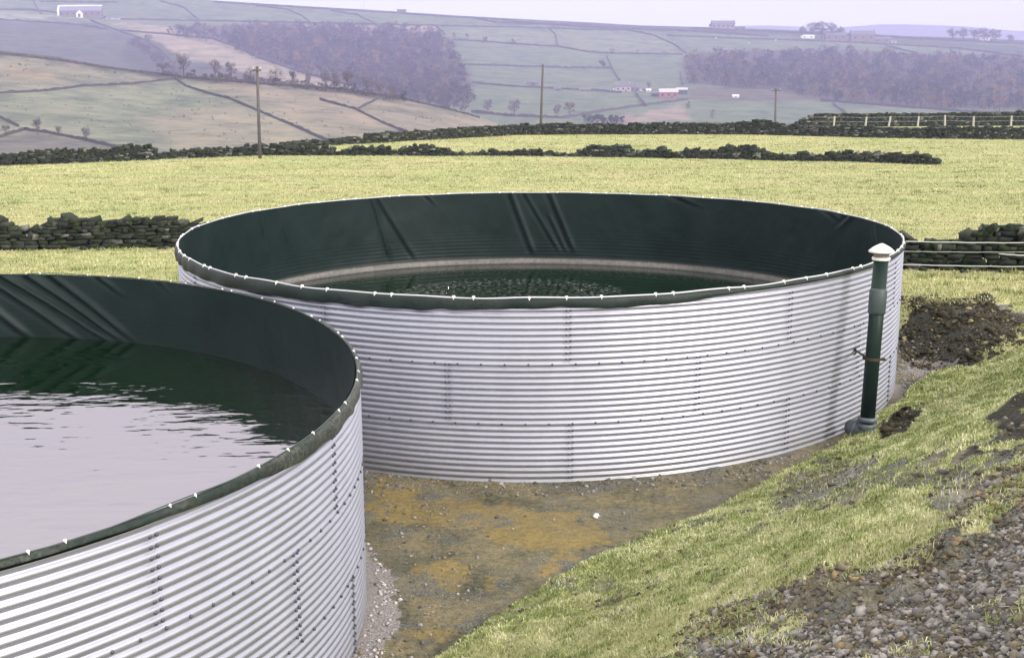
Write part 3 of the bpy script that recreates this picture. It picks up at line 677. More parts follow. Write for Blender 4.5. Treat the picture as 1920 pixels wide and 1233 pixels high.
def h2(t, s):
    px = -40+t*1800
    h = np.interp(px, [-40, 60, 180, 270, 290, 310, 480, 600, 632, 650, 730, 750, 770, 830, 860, 1000, 1040, 1090, 1130, 1190, 1210, 1250, 1330, 1345, 1380, 1440, 1470, 1520, 1545, 1590, 1620, 1660, 1720, 1745, 1760], [.75, .95, 1.0, 1.1, .35, .55, .8, .7, .3, .62, .6, .2, .62, .6, .12, .3, .15, .28, .85, .75, .2, .55, .62, .5, .95, .8, .35, .6, .3, .75, .4, .4, .75, .5, .15])
    return float(h*.86+.13*(vn(s*.8, 5)-.5)*2+.08*(vn(s*2.5, 8)-.5))
dry_wall('dry_stone_wall', 'low broken-down drystone wall crossing the middle of the field, with gaps and tumbled stones', W2, h2, sz=(.36, .145), light=.14, seed=5, thick=.8, rubble=2.5, jitter=.6, dark=.5)
W3 = [gw(530, 279), gw(575, 275), gw(640, 270.5), gw(800, 262), gw(960, 252), gw(1150, 252), gw(1400, 252), gw(1600, 257), gw(1760, 260), gw(1960, 262), (64, 107.5)]
dry_wall('dry_stone_wall', 'long unbroken drystone wall along the far edge of the green field', W3, hprof([(0, .35), (.03, .5), (.06, .2), (.08, .45), (.14, .7), (.3, .85), (.6, .95), (.66, 1.2), (.69, .85), (1, .95)], 7, .06, 1.23), sz=(.36, .14), light=.15, seed=9, thick=.8, rubble=.5, jitter=.3, dark=.6)
def gy_(px, Y): p = at_y(px, 230, Y); return (p[0], Y)
dry_wall('dry_stone_wall', 'shorter drystone wall standing behind the row of pale fence posts at far right', [gy_(1492, 126), gy_(1510, 126), gy_(1700, 126.5), gy_(1960, 127), (66, 127.5)], hprof([(0, .5), (.05, 1.15), (.5, 1.25), (1, 1.4)], 8, .05), sz=(.36, .15), light=.12, seed=12, thick=.8, dark=.55)

# ------------------------------------------------------------ fences
def fence_far():
    pts = [(1563, 1565, 218, 236), (1622, 1625, 219, 235), (1665, 1670, 218, 238), (1720, 1723, 218, 238), (1772, 1772, 216, 240), (1825, 1826, 218, 238), (1895, 1897, 217, 240)]
    Y = 120.5; b0 = at_y(1563, 240, Y); root = empty('post_and_wire_fence', (b0[0], Y, zfun(b0[0], Y)), label='post and wire fence of seven pale posts above the far field wall at right', cat='fence')
    o = Vector(root.location); tops = []
    for a, b, t, bb in pts:
        T = Vector(at_y(b, t, Y)); B = Vector(at_y(a, bb, Y)); B.z = float(zfun(B.x, Y))-.1
        mb = MB(); mb.tube([B-o, T-o], [.10, .085], 6); mb.build('post', M_postpale, root); tops.append(T-o)
    for dz in (-.08, -.5):
        mb = MB(); P = [tops[0]+Vector((-2.6, 0, dz))]+[t+Vector((0, 0, dz)) for t in tops]+[tops[-1]+Vector((4, 0, dz))]; mb.tube(P, .008, 4); mb.build('wire', M_wire, root)
fence_far()
def fence_near():
    root = empty('wire_fence', (9.2, 27.0, float(zfun(9.2, 27.0))), label='fence of taut pale wires in front of the drystone wall right of the back tank', cat='fence')
    o = Vector(root.location)
    for ya, yb, xa, r in ((451, 455, 1640, .011), (494, 500, 1640, .010), (524, 525, 1640, .008), (476, 479, 1873, .013), (470, 472, 1640, .005)):
        A = Vector(at_y(xa, ya, 26.8)); B = Vector(at_y(1990, yb, 26.8)); n = 16; mb = MB()
        mb.tube([A.lerp(B, i/n)+Vector((0, 0, -.02*math.sin(PI*i/n)+.004*math.sin(i*2.1)))-o for i in range(n+1)], r, 6); mb.build('wire', M_wire, root, smooth=True)
    for px in (1640, 1990):
        T = Vector(at_y(px, 445, 26.8)); B = Vector((T.x, 26.8, float(zfun(T.x, 26.8))-.2)); mb = MB(); mb.tube([B-o, T-o], .06, 8); mb.build('post', M_wood, root)
fence_near()
# ------------------------------------------------------------ telegraph poles
def pole(label, pxt, pyt, pxb, Y, r, arm, step=True):
    T = Vector(at_y(pxt, pyt, Y)); B = Vector(at_y(pxb, 290, Y)); gz = float(zfun(B.x, Y)); B.z = gz
    # slide the foot so that the lean in the photo is kept
    root = empty('telegraph_pole', B, label=label, cat='telegraph pole', group='telegraph poles crossing the fields')
    mb = MB(); mb.tube([Vector((0, 0, -.5)), T-B], [r*1.15, r*.8], 10); mb.build('pole_shaft', M_wood, root, smooth=True)
    t = T-B
    if arm:
        mb = MB(); mb.box(t+Vector((0, -.14, -.22)), (arm, .1, .12)); mb.build('cross_arm', M_wood, root)
        for k in (-1, 1):
            mb = MB(); mb.lathe(t+Vector((k*arm*.42, -.14, -.16)), [(.03, 0), (.06, .05), (.05, .14), (.02, .2)], 8); mb.build('insulator', M_far_pale, root)
    mb = MB(); mb.tube([t+Vector((0, 0, -.02)), t+Vector((0, 0, .05))], [r, r*.5], 8); mb.build('finial', M_wood, root)
pole('tall grey telegraph pole rising at the broken middle wall on the left', 482, 126, 487, 89.5, .115, .62)
pole('telegraph pole without a cross arm behind the far field wall at centre', 1018, 122, 1013, 126, .13, 0)
pole('shorter telegraph pole with cross arm showing behind the gap at right', 1455, 167, 1452, 172, .16, 1.4)

# ------------------------------------------------------------ hills
SKY = ([-900, -400, 0, 200, 400, 480, 575, 700, 850, 960, 1100, 1200, 1320, 1440, 1560, 1700, 1800, 1920, 2300, 2900], [-95, -70, -32, -13, 1, 6, 12, 19, 29, 35, 42, 48, 51, 55, 60, 68, 71, 76, 95, 120])
LA = ([-900, 0, 100, 200, 330, 480, 640, 740, 830, 900, 945, 1000, 1100], [85, 95, 106, 124, 141, 150, 165, 182, 200, 220, 240, 262, 300])
class Hill:
    def __init__(s, top, row0, d0, d1, pw=1.0, ext=120): s.top, s.row0, s.d0, s.d1, s.pw, s.ext = top, row0, d0, d1, pw, ext
    def pt(s, px, py):
        t = np.interp(px, *s.top); q = (s.row0-py)/(s.row0-t)
        d = s.d0+(s.d1-s.d0)*np.sign(q)*np.abs(q)**s.pw
        return at_y(px, py, d)
    def grid(s, name, x0, x1, nxx, nyy, colfn):
        px = np.linspace(x0, x1, nxx); V = []; C = []
        for j in range(-6, nyy+6):
            q = j/(nyy-1); 
            for p in px:
                t = np.interp(p, *s.top)
                if q <= 1: py = s.row0+(t-s.row0)*q; P = s.pt(p, py)
                else:
                    P = s.pt(p, t); e = (q-1)*(nyy-1); P = P+np.array([P[0]/P[1]*e*s.ext, e*s.ext, -e*e*s.ext*.035]); py = t
                V.append(P); C.append((p, py))
        V = np.array(V); C = np.array(C); rows = nyy+12
        # roughen the land a little
        V[:, 2] += 0
        i = np.arange(rows*nxx).reshape(rows, nxx)
        Q = np.stack([i[:-1, :-1], i[:-1, 1:], i[1:, 1:], i[1:, :-1]], -1).reshape(-1, 4)
        o = raw(name, V, Q, M_hill, smooth=True, colors=colfn(C[:, 0], C[:, 1])); return tag(o, kind='structure')
HB = Hill(SKY, 272, 720, 2000, 1.1); HA = Hill(LA, 325, 330, 640, 1.0, 30)
HC = Hill(([1000, 1380, 1440, 1560, 1650, 1700, 1760, 1810, 1900, 2000, 2300, 2900], [70, 49, 48, 53, 46, 46, 48, 50, 58, 62, 80, 110]), 95, 4300, 5200, 1, 100)
def col_poly(base, polys, soft=3):
    def f(x, y):
        C = np.tile(np.array(base, float), (len(x), 1))
        tot = np.zeros_like(C); rr = np.random.default_rng(4)
        for it in range(8):
            D = C.copy(); wx = x+(fbm(x*.06, y*.15, 3)-.5)*14+rr.normal(0, soft); wy = y+(fbm(x*.05+9, y*.2, 3)-.5)*7+rr.normal(0, soft*.35)
            for P, c in polys: D[inpoly(P, wx, wy)] = c
            tot += D
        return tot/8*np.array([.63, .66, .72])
    return f
GREEN = (.175, .205, .125); PALE_ = (.24, .25, .16); TAN = (.36, .29, .20); DULL = (.125, .125, .095); SCRUB = (.10, .095, .075)
pB = [([(-900, 0), (0, 22), (170, 36), (0, 38), (-900, 30)], (.34, .33, .22)),
      ([(-900, 32), (0, 40), (170, 45), (240, 62), (310, 100), (345, 150), (0, 150), (-900, 150)], DULL),
      ([(240, 70), (300, 80), (350, 110), (500, 140), (760, 185), (740, 200), (300, 160), (220, 110)], SCRUB),
      ([(190, 41), (260, 45), (400, 66), (480, 106), (560, 133), (650, 158), (740, 180), (860, 208), (950, 240), (800, 215), (640, 175), (480, 145), (400, 120), (345, 112), (300, 85), (255, 62)], TAN),
      ([(330, 52), (480, 46), (640, 46), (815, 50), (850, 90), (885, 150), (880, 195), (740, 190), (560, 137), (470, 104), (400, 75)], (.13, .10, .08)),
      ([(560, 47), (818, 51), (828, 62), (700, 58), (560, 56)], (.36, .26, .2)),
      ([(830, 58), (1090, 58), (1240, 74), (1280, 100), (1140, 98), (1000, 84), (850, 78)], (.215, .235, .15)),
      ([(1180, 228), (1222, 208), (1272, 196), (1298, 226)], (.32, .25, .19)),
      ([(930, 242), (1200, 228), (1200, 260), (930, 260)], (.40, .29, .23)), ([(1110, 236), (1180, 212), (1190, 230)], (.32, .22, .18)),
      ([(1278, 104), (1330, 97), (1500, 92), (1700, 100), (2900, 125), (2900, 215), (1920, 205), (1700, 203), (1560, 190), (1400, 168), (1290, 158)], (.11, .09, .075)),
      ([(1290, 165), (1420, 165), (1480, 175), (1560, 190), (1400, 192), (1290, 186)], (.15, .13, .09)),
      ([(940, 36), (1100, 44), (1440, 58), (1440, 66), (1100, 54), (940, 44)], (.10, .09, .10)),
      ([(1440, 56), (1920, 76), (2900, 130), (2900, 140), (1920, 84), (1440, 66)], (.10, .10, .10)),
      ([(1500, 78), (1700, 84), (1900, 105), (2900, 160), (2900, 120), (1920, 88), (1700, 76)], (.12, .13, .10)),
      ([(0, 210), (1, 210), (1, 211)], GREEN)]
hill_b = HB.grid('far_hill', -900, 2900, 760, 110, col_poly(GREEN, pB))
pA = [([(-900, 90), (0, 98), (200, 125), (335, 145), (330, 150), (230, 160), (0, 172), (-900, 172)], (.26, .24, .18)),
      ([(0, 130), (120, 140), (110, 150), (0, 150)], (.31, .25, .17)),
      ([(330, 148), (500, 155), (640, 170), (760, 190), (860, 210), (945, 242), (800, 300), (560, 240), (430, 185)], (.295, .25, .185)),
      ([(-900, 110), (0, 92), (110, 106), (230, 126), (335, 141), (480, 150), (700, 176), (700, 184), (480, 160), (330, 152), (220, 138), (110, 118), (0, 105), (-900, 110)], SCRUB),
      ([(0, 262), (40, 247), (240, 282), (200, 330), (-900, 330), (-900, 280)], (.20, .18, .15)),
      ([(560, 330), (300, 285), (250, 225), (420, 195), (620, 268)], (.30, .265, .19))]
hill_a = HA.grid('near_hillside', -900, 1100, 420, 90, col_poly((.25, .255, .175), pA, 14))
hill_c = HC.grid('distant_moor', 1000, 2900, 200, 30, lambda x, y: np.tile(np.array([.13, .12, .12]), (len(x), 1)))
# far ground under and behind everything
gm = MB(); n = 24
raw('valley_floor', [(-9000, 380, -95), (9000, 380, -95), (9000, 9000, -95), (-9000, 9000, -95)], [(0, 1, 2, 3)], M_hill, colors=np.tile(np.array([GREEN]), (4, 1)))['kind'] = 'structure'
# field walls on the hills
def field_wall(H, pts, label, h=1.7, w=1.2, seed=0):
    r = np.random.default_rng(seed+100); P = []
    for (a, b), (c, d) in zip(pts[:-1], pts[1:]):
        n = max(2, int(math.hypot(c-a, d-b)/6))
        for i in range(n): P.append((a+(c-a)*i/n+r.normal(0, .25), b+(d-b)*i/n+r.normal(0, .15)))
    P.append(pts[-1]); W = [Vector(H.pt(*p)) for p in P]; o = W[0].copy(); mb = MB(); V = []; m = len(W)
    for i, p in enumerate(W):
        t = (W[min(i+1, m-1)]-W[max(i-1, 0)]); s = Vector((t.y, -t.x, 0)).normalized()*w/2; hh = h*r.uniform(.72, 1.25)
        V += [p-o-s+Vector((0, 0, -1)), p-o+s+Vector((0, 0, -1)), p-o+s*.6+Vector((0, 0, hh)), p-o-s*.6+Vector((0, 0, hh))]
    Fc = []
    for i in range(m-1):
        for k in range(4): l = (k+1) % 4; Fc.append((i*4+k, i*4+l, i*4+4+l, i*4+4+k))
    Fc += [(3, 2, 1, 0), tuple(range((m-1)*4, m*4))]
    mb.add(V, Fc); tag(mb.build('field_wall', M_farwall, loc=o), label, 'field wall', 'dry stone walls dividing the far hillside fields')
FW = [
 (HB, [(-60, 18), (60, 20), (140, 29), (220, 37)], 'far wall passing left of the long white-gabled farmhouse'),
 (HB, [(220, 37), (480, 42), (680, 46), (960, 52), (1090, 56)], 'long dark wall running level above the top of the left wood'),
 (HB, [(1090, 56), (1180, 58), (1225, 67), (1262, 83), (1287, 101)], 'curving wall that drops to the top corner of the right wood'),
 (HB, [(58, -4), (68, 12), (78, 27)], 'short steep wall up the slope left of the white-gabled farmhouse'),
 (HB, [(75, 4), (220, 6)], 'short level wall high above the roof of the white-gabled farmhouse'),
 (HB, [(300, 3), (345, 15), (372, 38)], 'curved wall climbing to the skyline where the sky first shows at left'),
 (HB, [(480, 12), (540, 19), (565, 30), (580, 42)], 'curved wall on the top field, second from the left end of the skyline'),
 (HB, [(620, 21), (670, 29), (705, 46)], 'curved wall on the top field directly above the left wood'),
 (HB, [(400, 5), (480, 10), (575, 16), (700, 23), (850, 33), (960, 39)], 'wall along the left half of the skyline'),
 (HB, [(880, 34), (930, 43), (1020, 47)], 'thin slanting wall just under the middle of the skyline'),
 (HB, [(-60, 36), (0, 38), (80, 43), (150, 48), (200, 56)], 'wall below the pale strip of field on the left hilltop'),
 (HB, [(170, 40), (230, 61), (270, 76), (300, 95), (328, 120)], 'wall running down into the clough below the white-gabled farmhouse'),
 (HB, [(225, 58), (255, 61), (285, 63), (340, 68)], 'short wall across the top of the tan slope at left'),
 (HB, [(340, 68), (400, 74), (440, 88), (480, 107), (560, 135), (650, 160), (740, 182)], 'wall along the lower edge of the left wood beside the tan slope'),
 (HB, [(818, 50), (835, 66)], 'tiny wall at the top right corner of the left wood'),
 (HB, [(850, 76), (910, 79), (960, 83), (1050, 89), (1100, 98), (1140, 101)], 'upper level wall right of the left wood, with two round bushes on it'),
 (HB, [(1140, 101), (1210, 102), (1280, 103)], 'level wall with three scrubby bushes, ending at the right wood'),
 (HB, [(1030, 55), (1042, 65), (1046, 86)], 'short upright wall joining two level walls above the middle pole'),
 (HB, [(872, 122), (940, 124), (1060, 128), (1148, 129)], 'second level wall right of the left wood, ending near the round evergreen'),
 (HB, [(1138, 105), (1148, 130), (1162, 152)], 'leaning wall that runs down to the stone farm'),
 (HB, [(885, 156), (960, 163), (1040, 167), (1130, 172), (1165, 175)], 'third level wall right of the left wood, meeting the stone farm'),
 (HB, [(1276, 135), (1280, 160)], 'short wall at the left edge of the right wood'),
 (HB, [(885, 211), (960, 219), (1060, 222), (1110, 213), (1200, 199), (1290, 188)], 'wall rising to the right below the stone farm'),
 (HB, [(960, 42), (1100, 52), (1300, 60), (1440, 69)], 'dark wall under the right half of the skyline'),
 (HB, [(1250, 68), (1440, 75), (1560, 79), (1700, 86), (1800, 92), (1925, 108)], 'wall under the right hilltop farm above the right wood'),
 (HB, [(1300, 54), (1440, 60), (1600, 68), (1760, 75), (1925, 84)], 'wall along the right end of the skyline'),
 (HB, [(1662, 88), (1720, 101)], 'short slanting wall just above the right wood'),
 (HB, [(1540, 190), (1700, 202), (1830, 212), (1925, 216)], 'wall below the right wood'),
 (HB, [(1562, 196), (1592, 218)], 'short slanting wall below the right wood'),
 (HB, [(1192, 176), (1212, 200)], 'short track wall below the stone farm'),
 (HA, [(-60, 178), (0, 176), (90, 171), (160, 162), (240, 159), (330, 149)], 'nearer hillside wall curving across the left slope'),
 (HA, [(330, 149), (350, 163), (385, 175), (430, 186), (490, 211), (560, 241), (620, 268)], 'thick wall falling to the right past the left telegraph pole'),
 (HA, [(-30, 212), (0, 221), (35, 238)], 'short wall corner at the left edge above the small trees'),
 (HA, [(-40, 262), (0, 258), (32, 248), (45, 244), (90, 250), (160, 264), (235, 281)], 'wall under the three small bare trees at left'),
 (HA, [(330, 146), (480, 157), (560, 163), (640, 169), (740, 184), (830, 203), (900, 222)], 'wall under the row of bare trees along the brow'),
 (HA, [(672, 205), (712, 184)], 'short wall rising to the row of trees'),
 (HA, [(600, 188), (665, 205), (720, 232), (768, 252)], 'wall falling to the right on the brown slope, right of the left telegraph pole'),
 (HA, [(-60, 96), (0, 101), (110, 114), (220, 131), (330, 144)], 'upper wall of the near left hillside below the dull slope')]
for i, (H, P, lab) in enumerate(FW):
    sc = 1.0 if H is HB else .8
    field_wall(H, P, lab, h=(2.2 if H is HB else 1.05), w=(1.5 if H is HB else .8), seed=i)

# ------------------------------------------------------------ trees
def crown_mesh(r, n, rad, hgt, base, col, leaf, style='bare', clumps=9):
    """many small twig or leaf faces in uneven clumps"""
    C = []; 
    for k in range(clumps):
        a = r.uniform(0, 2*PI); q = math.sqrt(r.random())*rad*.72; zz = base+(hgt-base)*(.12+.78*r.random())
        lim = math.sqrt(max(.06, 1-((zz-base-(hgt-base)*.5)/((hgt-base)*.56))**2)); C.append((q*lim*math.cos(a), q*lim*math.sin(a), zz, rad*r.uniform(.26, .5)))
    C = np.array(C); w = r.integers(0, clumps, n); c = C[w]
    d = r.normal(0, 1, (n, 3)); d /= np.linalg.norm(d, axis=1)[:, None]; rr_ = r.random(n)**.5
    P = c[:, :3]+d*(c[:, 3]*rr_)[:, None]*np.array([1, 1, .9])
    u = r.normal(0, 1, (n, 3)); v = r.normal(0, 1, (n, 3)); u /= np.linalg.norm(u, axis=1)[:, None]; v /= np.linalg.norm(v, axis=1)[:, None]
    L = leaf*r.uniform(.6, 1.5, (n, 1)); Wd = L*(.28 if style == 'bare' else .7)
    V = np.stack([P-u*L, P+v*Wd, P+u*L], 1)
    shade = r.uniform(.55, 1.5, (n, 1))*(.8+.4*r.random(clumps))[w][:, None]
    cc = np.array(col)[None]*shade
    return V.reshape(-1, 3), np.arange(n*3).reshape(-1, 3), np.repeat(cc, 3, 0)
def trunk_mesh(r, h, rad, crown_r, base):
    mb = MB(); top = Vector((r.normal(0, .3), r.normal(0, .3), h*.8)); mb.tube([(0, 0, -.5), (0, 0, base), top*.75, top], [rad, rad*.8, rad*.45, rad*.15], 6)
    for k in range(8):
        a = 2*PI*k/8+r.uniform(-.3, .3); z0 = h*r.uniform(.22, .6); q = crown_r*r.uniform(.55, .95)
        p0 = Vector((0, 0, z0)); p2 = Vector((q*math.cos(a), q*math.sin(a), z0+h*r.uniform(.15, .38))); p1 = p0.lerp(p2, .5)+Vector((0, 0, h*.03))
        mb.tube([p0, p1, p2], [rad*.45, rad*.28, rad*.08], 5)
        for e in (-.5, .5):
            q3 = p1+Vector((q*.5*math.cos(a+e), q*.5*math.sin(a+e), h*r.uniform(.12, .25))); mb.tube([p1, q3], [rad*.22, rad*.06], 4)
    return mb
KIND = {'bare': ((.15, .13, .135), 'bare', 1250, 1.0), 'brown': ((.13, .09, .065), 'bare', 1200, 1.0), 'evergreen': ((.018, .03, .018), 'leaf', 900, .9), 'scrub': ((.085, .07, .06), 'bare', 700, 1.0)}
protos = {}
def proto(kind, i):
    if (kind, i) in protos: return protos[(kind, i)]
    r = np.random.default_rng(hash((len(kind), i)) % 1000+i*31); col, st, n, _ = KIND[kind]
    H = 10; rad = {'bare': 4.1, 'brown': 4.6, 'evergreen': 4.4, 'scrub': 5.5}[kind]; base = {'bare': 2.2, 'brown': 1.8, 'evergreen': .8, 'scrub': .6}[kind]
    V, T, C = crown_mesh(r, n, rad, H, base, col, .38 if st == 'leaf' else .52, st, 12)
    cm = raw('crown', V, T, M_crown, colors=C).data; o = bpy.data.objects['crown']; 
    for ob in list(COL.objects):
        if ob.data is cm: bpy.data.objects.remove(ob)
    tm = trunk_mesh(r, H, .30, rad, base); t = tm.build('trunk', M_trunk); tmd = t.data; bpy.data.objects.remove(t)
    protos[(kind, i)] = (cm, tmd); return protos[(kind, i)]
def tree(H, px, py, hpx, kind, label, group=None, wf=1.0, name='bare_tree', cat='tree', Y=None):
    B = H.pt(px, py); d = B[1]; h = hpx*d/F*1.02; cm, tm = proto(kind, random.randrange(3))
    root = empty(name, B, random.uniform(0, 6), label=label, cat=cat, group=group); h *= .9; s = h/10
    root.scale = (s*wf, s*wf, s)
    for nm, me in (('trunk', tm), ('crown', cm)):
        o = bpy.data.objects.new(nm, me); COL.objects.link(o); o.parent = root
TR = [
 (HA, 70, 250, 34, 'bare', 'tallest of the small bare trees on the wall at lower left of the hillside', 1), (HA, 111, 256, 24, 'bare', 'middle one of the three small bare trees on the left hillside wall', 1), (HA, 163, 264, 28, 'bare', 'small bare tree on the hillside wall, right one of the three', 1), (HA, 12, 256, 24, 'brown', 'bushy brown tree at the left edge of the hillside', 1),
 (HB, 280, 92, 30, 'bare', 'bare tree standing in the clough under the white-gabled farmhouse', .9), (HA, 345, 143, 48, 'bare', 'large bare tree where the clough meets the brow of the near hillside', 1), (HA, 306, 140, 26, 'scrub', 'low scrubby bush in the clough left of the large bare tree', 1.2),
 (HA, 404, 149, 40, 'bare', 'bare tree on the brow, first right of the large clough tree', .9), (HA, 434, 151, 38, 'bare', 'bare tree on the brow, second right of the large clough tree', .9), (HA, 470, 152, 30, 'scrub', 'low scrub on the brow just left of the left telegraph pole top', 1.1),
 (HA, 518, 156, 34, 'scrub', 'dark rounded bush on the brow just right of the left telegraph pole', 1.2), (HA, 549, 157, 28, 'evergreen', 'small dark evergreen on the brow among bare trees', .8), (HA, 580, 162, 28, 'bare', 'thin bare tree on the brow right of the small evergreen', .8),
 (HA, 611, 165, 36, 'bare', 'bare tree in the brow row below the left wood, third before its middle', .9), (HA, 631, 168, 32, 'brown', 'brownish tree in the brow row below the left wood', .9), (HA, 653, 171, 42, 'brown', 'tallest brownish tree in the brow row below the left wood', 1.1), (HA, 688, 178, 42, 'bare', 'tall bare tree in the brow row with a wide dark crown', 1.1), (HA, 712, 182, 32, 'bare', 'bare tree in the brow row next to the short rising wall', .9), (HA, 737, 187, 26, 'brown', 'small rusty tree in the brow row just left of the last evergreen', .9), (HA, 758, 191, 22, 'evergreen', 'dark evergreen bush at the right end of the brow row', 1),
 (HB, 910, 81, 14, 'evergreen', 'left one of two round dark bushes on the upper level wall', 1.2), (HB, 962, 84, 12, 'evergreen', 'right one of two round dark bushes on the upper level wall', 1.2), (HB, 1129, 128, 17, 'evergreen', 'round dark evergreen standing alone in the middle fields', 1.5),
 (HB, 851, 74, 14, 'bare', 'small bare tree beside the top right corner of the left wood', 1), (HB, 876, 74, 13, 'bare', 'faint bare tree a little right of the left wood top corner', 1),
 (HB, 1147, 102, 13, 'scrub', 'first scrubby bush on the level wall above the stone farm', 1), (HB, 1196, 103, 11, 'scrub', 'second scrubby bush on the level wall above the stone farm', 1), (HB, 1244, 104, 10, 'scrub', 'third scrubby bush on the level wall, near the right wood', 1), (HB, 1340, 104, 17, 'evergreen', 'dark tree standing above the top left of the right wood', 1),
 (HB, 915, 214, 30, 'bare', 'bare tree at the foot of the slope right of the left wood', 1), (HB, 965, 219, 36, 'bare', 'large faint bare tree left of the middle telegraph pole', 1.1), (HB, 1046, 221, 28, 'bare', 'bare tree just right of the middle telegraph pole', 1.1), (HB, 1068, 220, 32, 'brown', 'second bare tree right of the middle telegraph pole', 1),
 (HB, 1216, 168, 16, 'scrub', 'scrub between the stone farm and the red barn', 1.2), (HB, 1335, 222, 18, 'scrub', 'bush below the red barn, right of the pink field', 1), (HB, 1290, 205, 16, 'brown', 'rusty bush at the top corner of the pink field', 1), (HB, 1302, 160, 20, 'evergreen', 'dark evergreen at the lower left corner of the right wood', 1.2)]
for (H, a, b, h, kd, lab, wf) in TR: tree(H, a, b, h, kd, lab, 'scattered hedgerow trees and bushes on the far hills', wf*.95, {'evergreen': 'evergreen_bush', 'scrub': 'scrub_bush'}.get(kd, 'bare_tree'), 'bush' if kd in ('evergreen', 'scrub') else 'tree')
for i, (a, b, h) in enumerate([(1503, 72, 24), (1522, 72, 32), (1541, 73, 35), (1558, 74, 33), (1573, 74, 26)]):
    tree(HB, a, b, h, 'bare', ['leftmost low tree', 'second tree from the left', 'tallest middle tree', 'fourth tree from the left', 'rightmost tree'][i]+' of the bare clump behind the right hilltop farm', 'skyline trees by the hilltop farm', 1.15)
for i, (a, b, h) in enumerate([(1785, 76, 24), (1806, 77, 26), (1826, 78, 27), (1846, 79, 28), (1866, 80, 27), (1893, 82, 18)]):
    tree(HB, a, b, h, 'bare', ['leftmost tree', 'second tree', 'third tree', 'fourth tree', 'fifth tree', 'last low tree'][i]+' of the bare clump on the skyline near the right edge', 'skyline trees near the right edge', 1.4)
# two small shelter thickets
def thicket(H, pts, label, kind='evergreen', name='shelter_belt'):
    Vs = []; Ts = []; Cs = []; n = 0; r = np.random.default_rng(5)
    o = H.pt(pts[0][0], pts[0][1])
    for a, b, h in pts:
        B = H.pt(a, b); hh = h*B[1]/F; V, T, C = crown_mesh(r, 420, hh*.62, hh, .2, KIND[kind][0], hh*.07, 'leaf', 7)
        Vs.append(V+(B-o)); Ts.append(T+n); Cs.append(C); n += len(V)
    tag(raw(name, np.concatenate(Vs), np.concatenate(Ts), M_crown, colors=np.concatenate(Cs), loc=o), label, 'trees', kind='stuff')
thicket(HB, [(a, 232+.02*(a-1100), 17) for a in range(1100, 1168, 6)], 'dark evergreen thicket at the foot of the slope right of the middle pole')

def wood(name, label, poly, n, seed, cols, H=HB, size=(20, 30), extra=None):
    r = np.random.default_rng(seed); Vs = []; Ts = []; Cs = []; m = 0; pts = []
    xs = [p[0] for p in poly]; ys = [p[1] for p in poly]
    while len(pts) < n:
        a = r.uniform(min(xs), max(xs)); b = r.uniform(min(ys), max(ys))
        if inpoly(poly, np.array([a]), np.array([b]))[0]: 
            if all((a-q[0])**2+((b-q[1])*2.0)**2 > 60 for q in pts[-260:]) or r.random() < .08: pts.append((a, b))
    o = H.pt(*pts[0]); TV = MB()
    for a, b in pts:
        B = H.pt(a, b); hpx = r.uniform(*size)*(.8+.25*(b-min(ys))/(max(ys)-min(ys))); hh = hpx*B[1]/F; k = int(np.searchsorted(np.cumsum([c[1] for c in cols]), r.random()*sum(c[1] for c in cols)))
        col = np.array(cols[min(k, len(cols)-1)][0])*r.uniform(.7, 1.25)
        V, T, C = crown_mesh(r, 330, hh*r.uniform(.42, .58), hh, hh*.10, col, hh*.058, 'leaf' if k == 2 else 'bare2', 9)
        Vs.append(V+(B-o)); Ts.append(T+m); Cs.append(C); m += len(V)
        TV.tube([Vector(B-o)+Vector((0, 0, -.5)), Vector(B-o)+Vector((0, 0, hh*.6))], [hh*.03, hh*.012], 4, col=(.09, .075, .07))
    nb = m; V2 = np.array(TV.v); T2 = []
    for f in TV.f:
        for i in range(1, len(f)-1): T2.append((f[0]+nb, f[i]+nb, f[i+1]+nb))
    Vs.append(V2); Ts.append(np.array(T2)); Cs.append(np.array(TV.c))
    tag(raw(name, np.concatenate(Vs), np.concatenate(Ts), M_crown, colors=np.concatenate(Cs), loc=o), label, 'woodland', kind='stuff')
wc1 = [((.060, .052, .058), .62), ((.17, .10, .055), .10), ((.02, .03, .03), .16), ((.10, .095, .075), .12)]
wc2 = [((.055, .047, .048), .52), ((.17, .11, .06), .20), ((.02, .03, .032), .22), ((.10, .095, .065), .08)]
wood('woodland', 'left leafless wood covering the steep valley side, patched with rusty oaks', [(300, 64), (360, 62), (480, 60), (640, 60), (815, 66), (845, 95), (875, 140), (880, 200), (860, 215), (740, 190), (650, 163), (560, 139), (480, 112), (420, 84), (340, 72)], 640, 3, wc1, size=(20, 31))
wood('woodland', 'right leafless wood above the far field wall, dark blue brown with rusty crowns', [(1288, 122), (1330, 112), (1500, 106), (1700, 116), (2060, 128), (2060, 218), (1920, 212), (1700, 203), (1560, 192), (1450, 170), (1292, 160)], 760, 4, wc2, size=(20, 33))
thicket(HA, [(x_, float(np.interp(x_, *LA))+6+random.uniform(-2, 4), random.uniform(8, 18)) for x_ in range(300, 760, 7)], 'low leafless scrub filling the ground under the trees along the brow', 'scrub', 'scrub')
thicket(HB, [(random.uniform(248, 338), 0, 0) for _ in range(1)] and [(250+i*2.2+random.uniform(-7, 7), 82+i*1.6+random.uniform(-7, 7), random.uniform(7, 15)) for i in range(40)], 'tangled leafless scrub filling the clough below the white-gabled farmhouse', 'scrub', 'scrub')
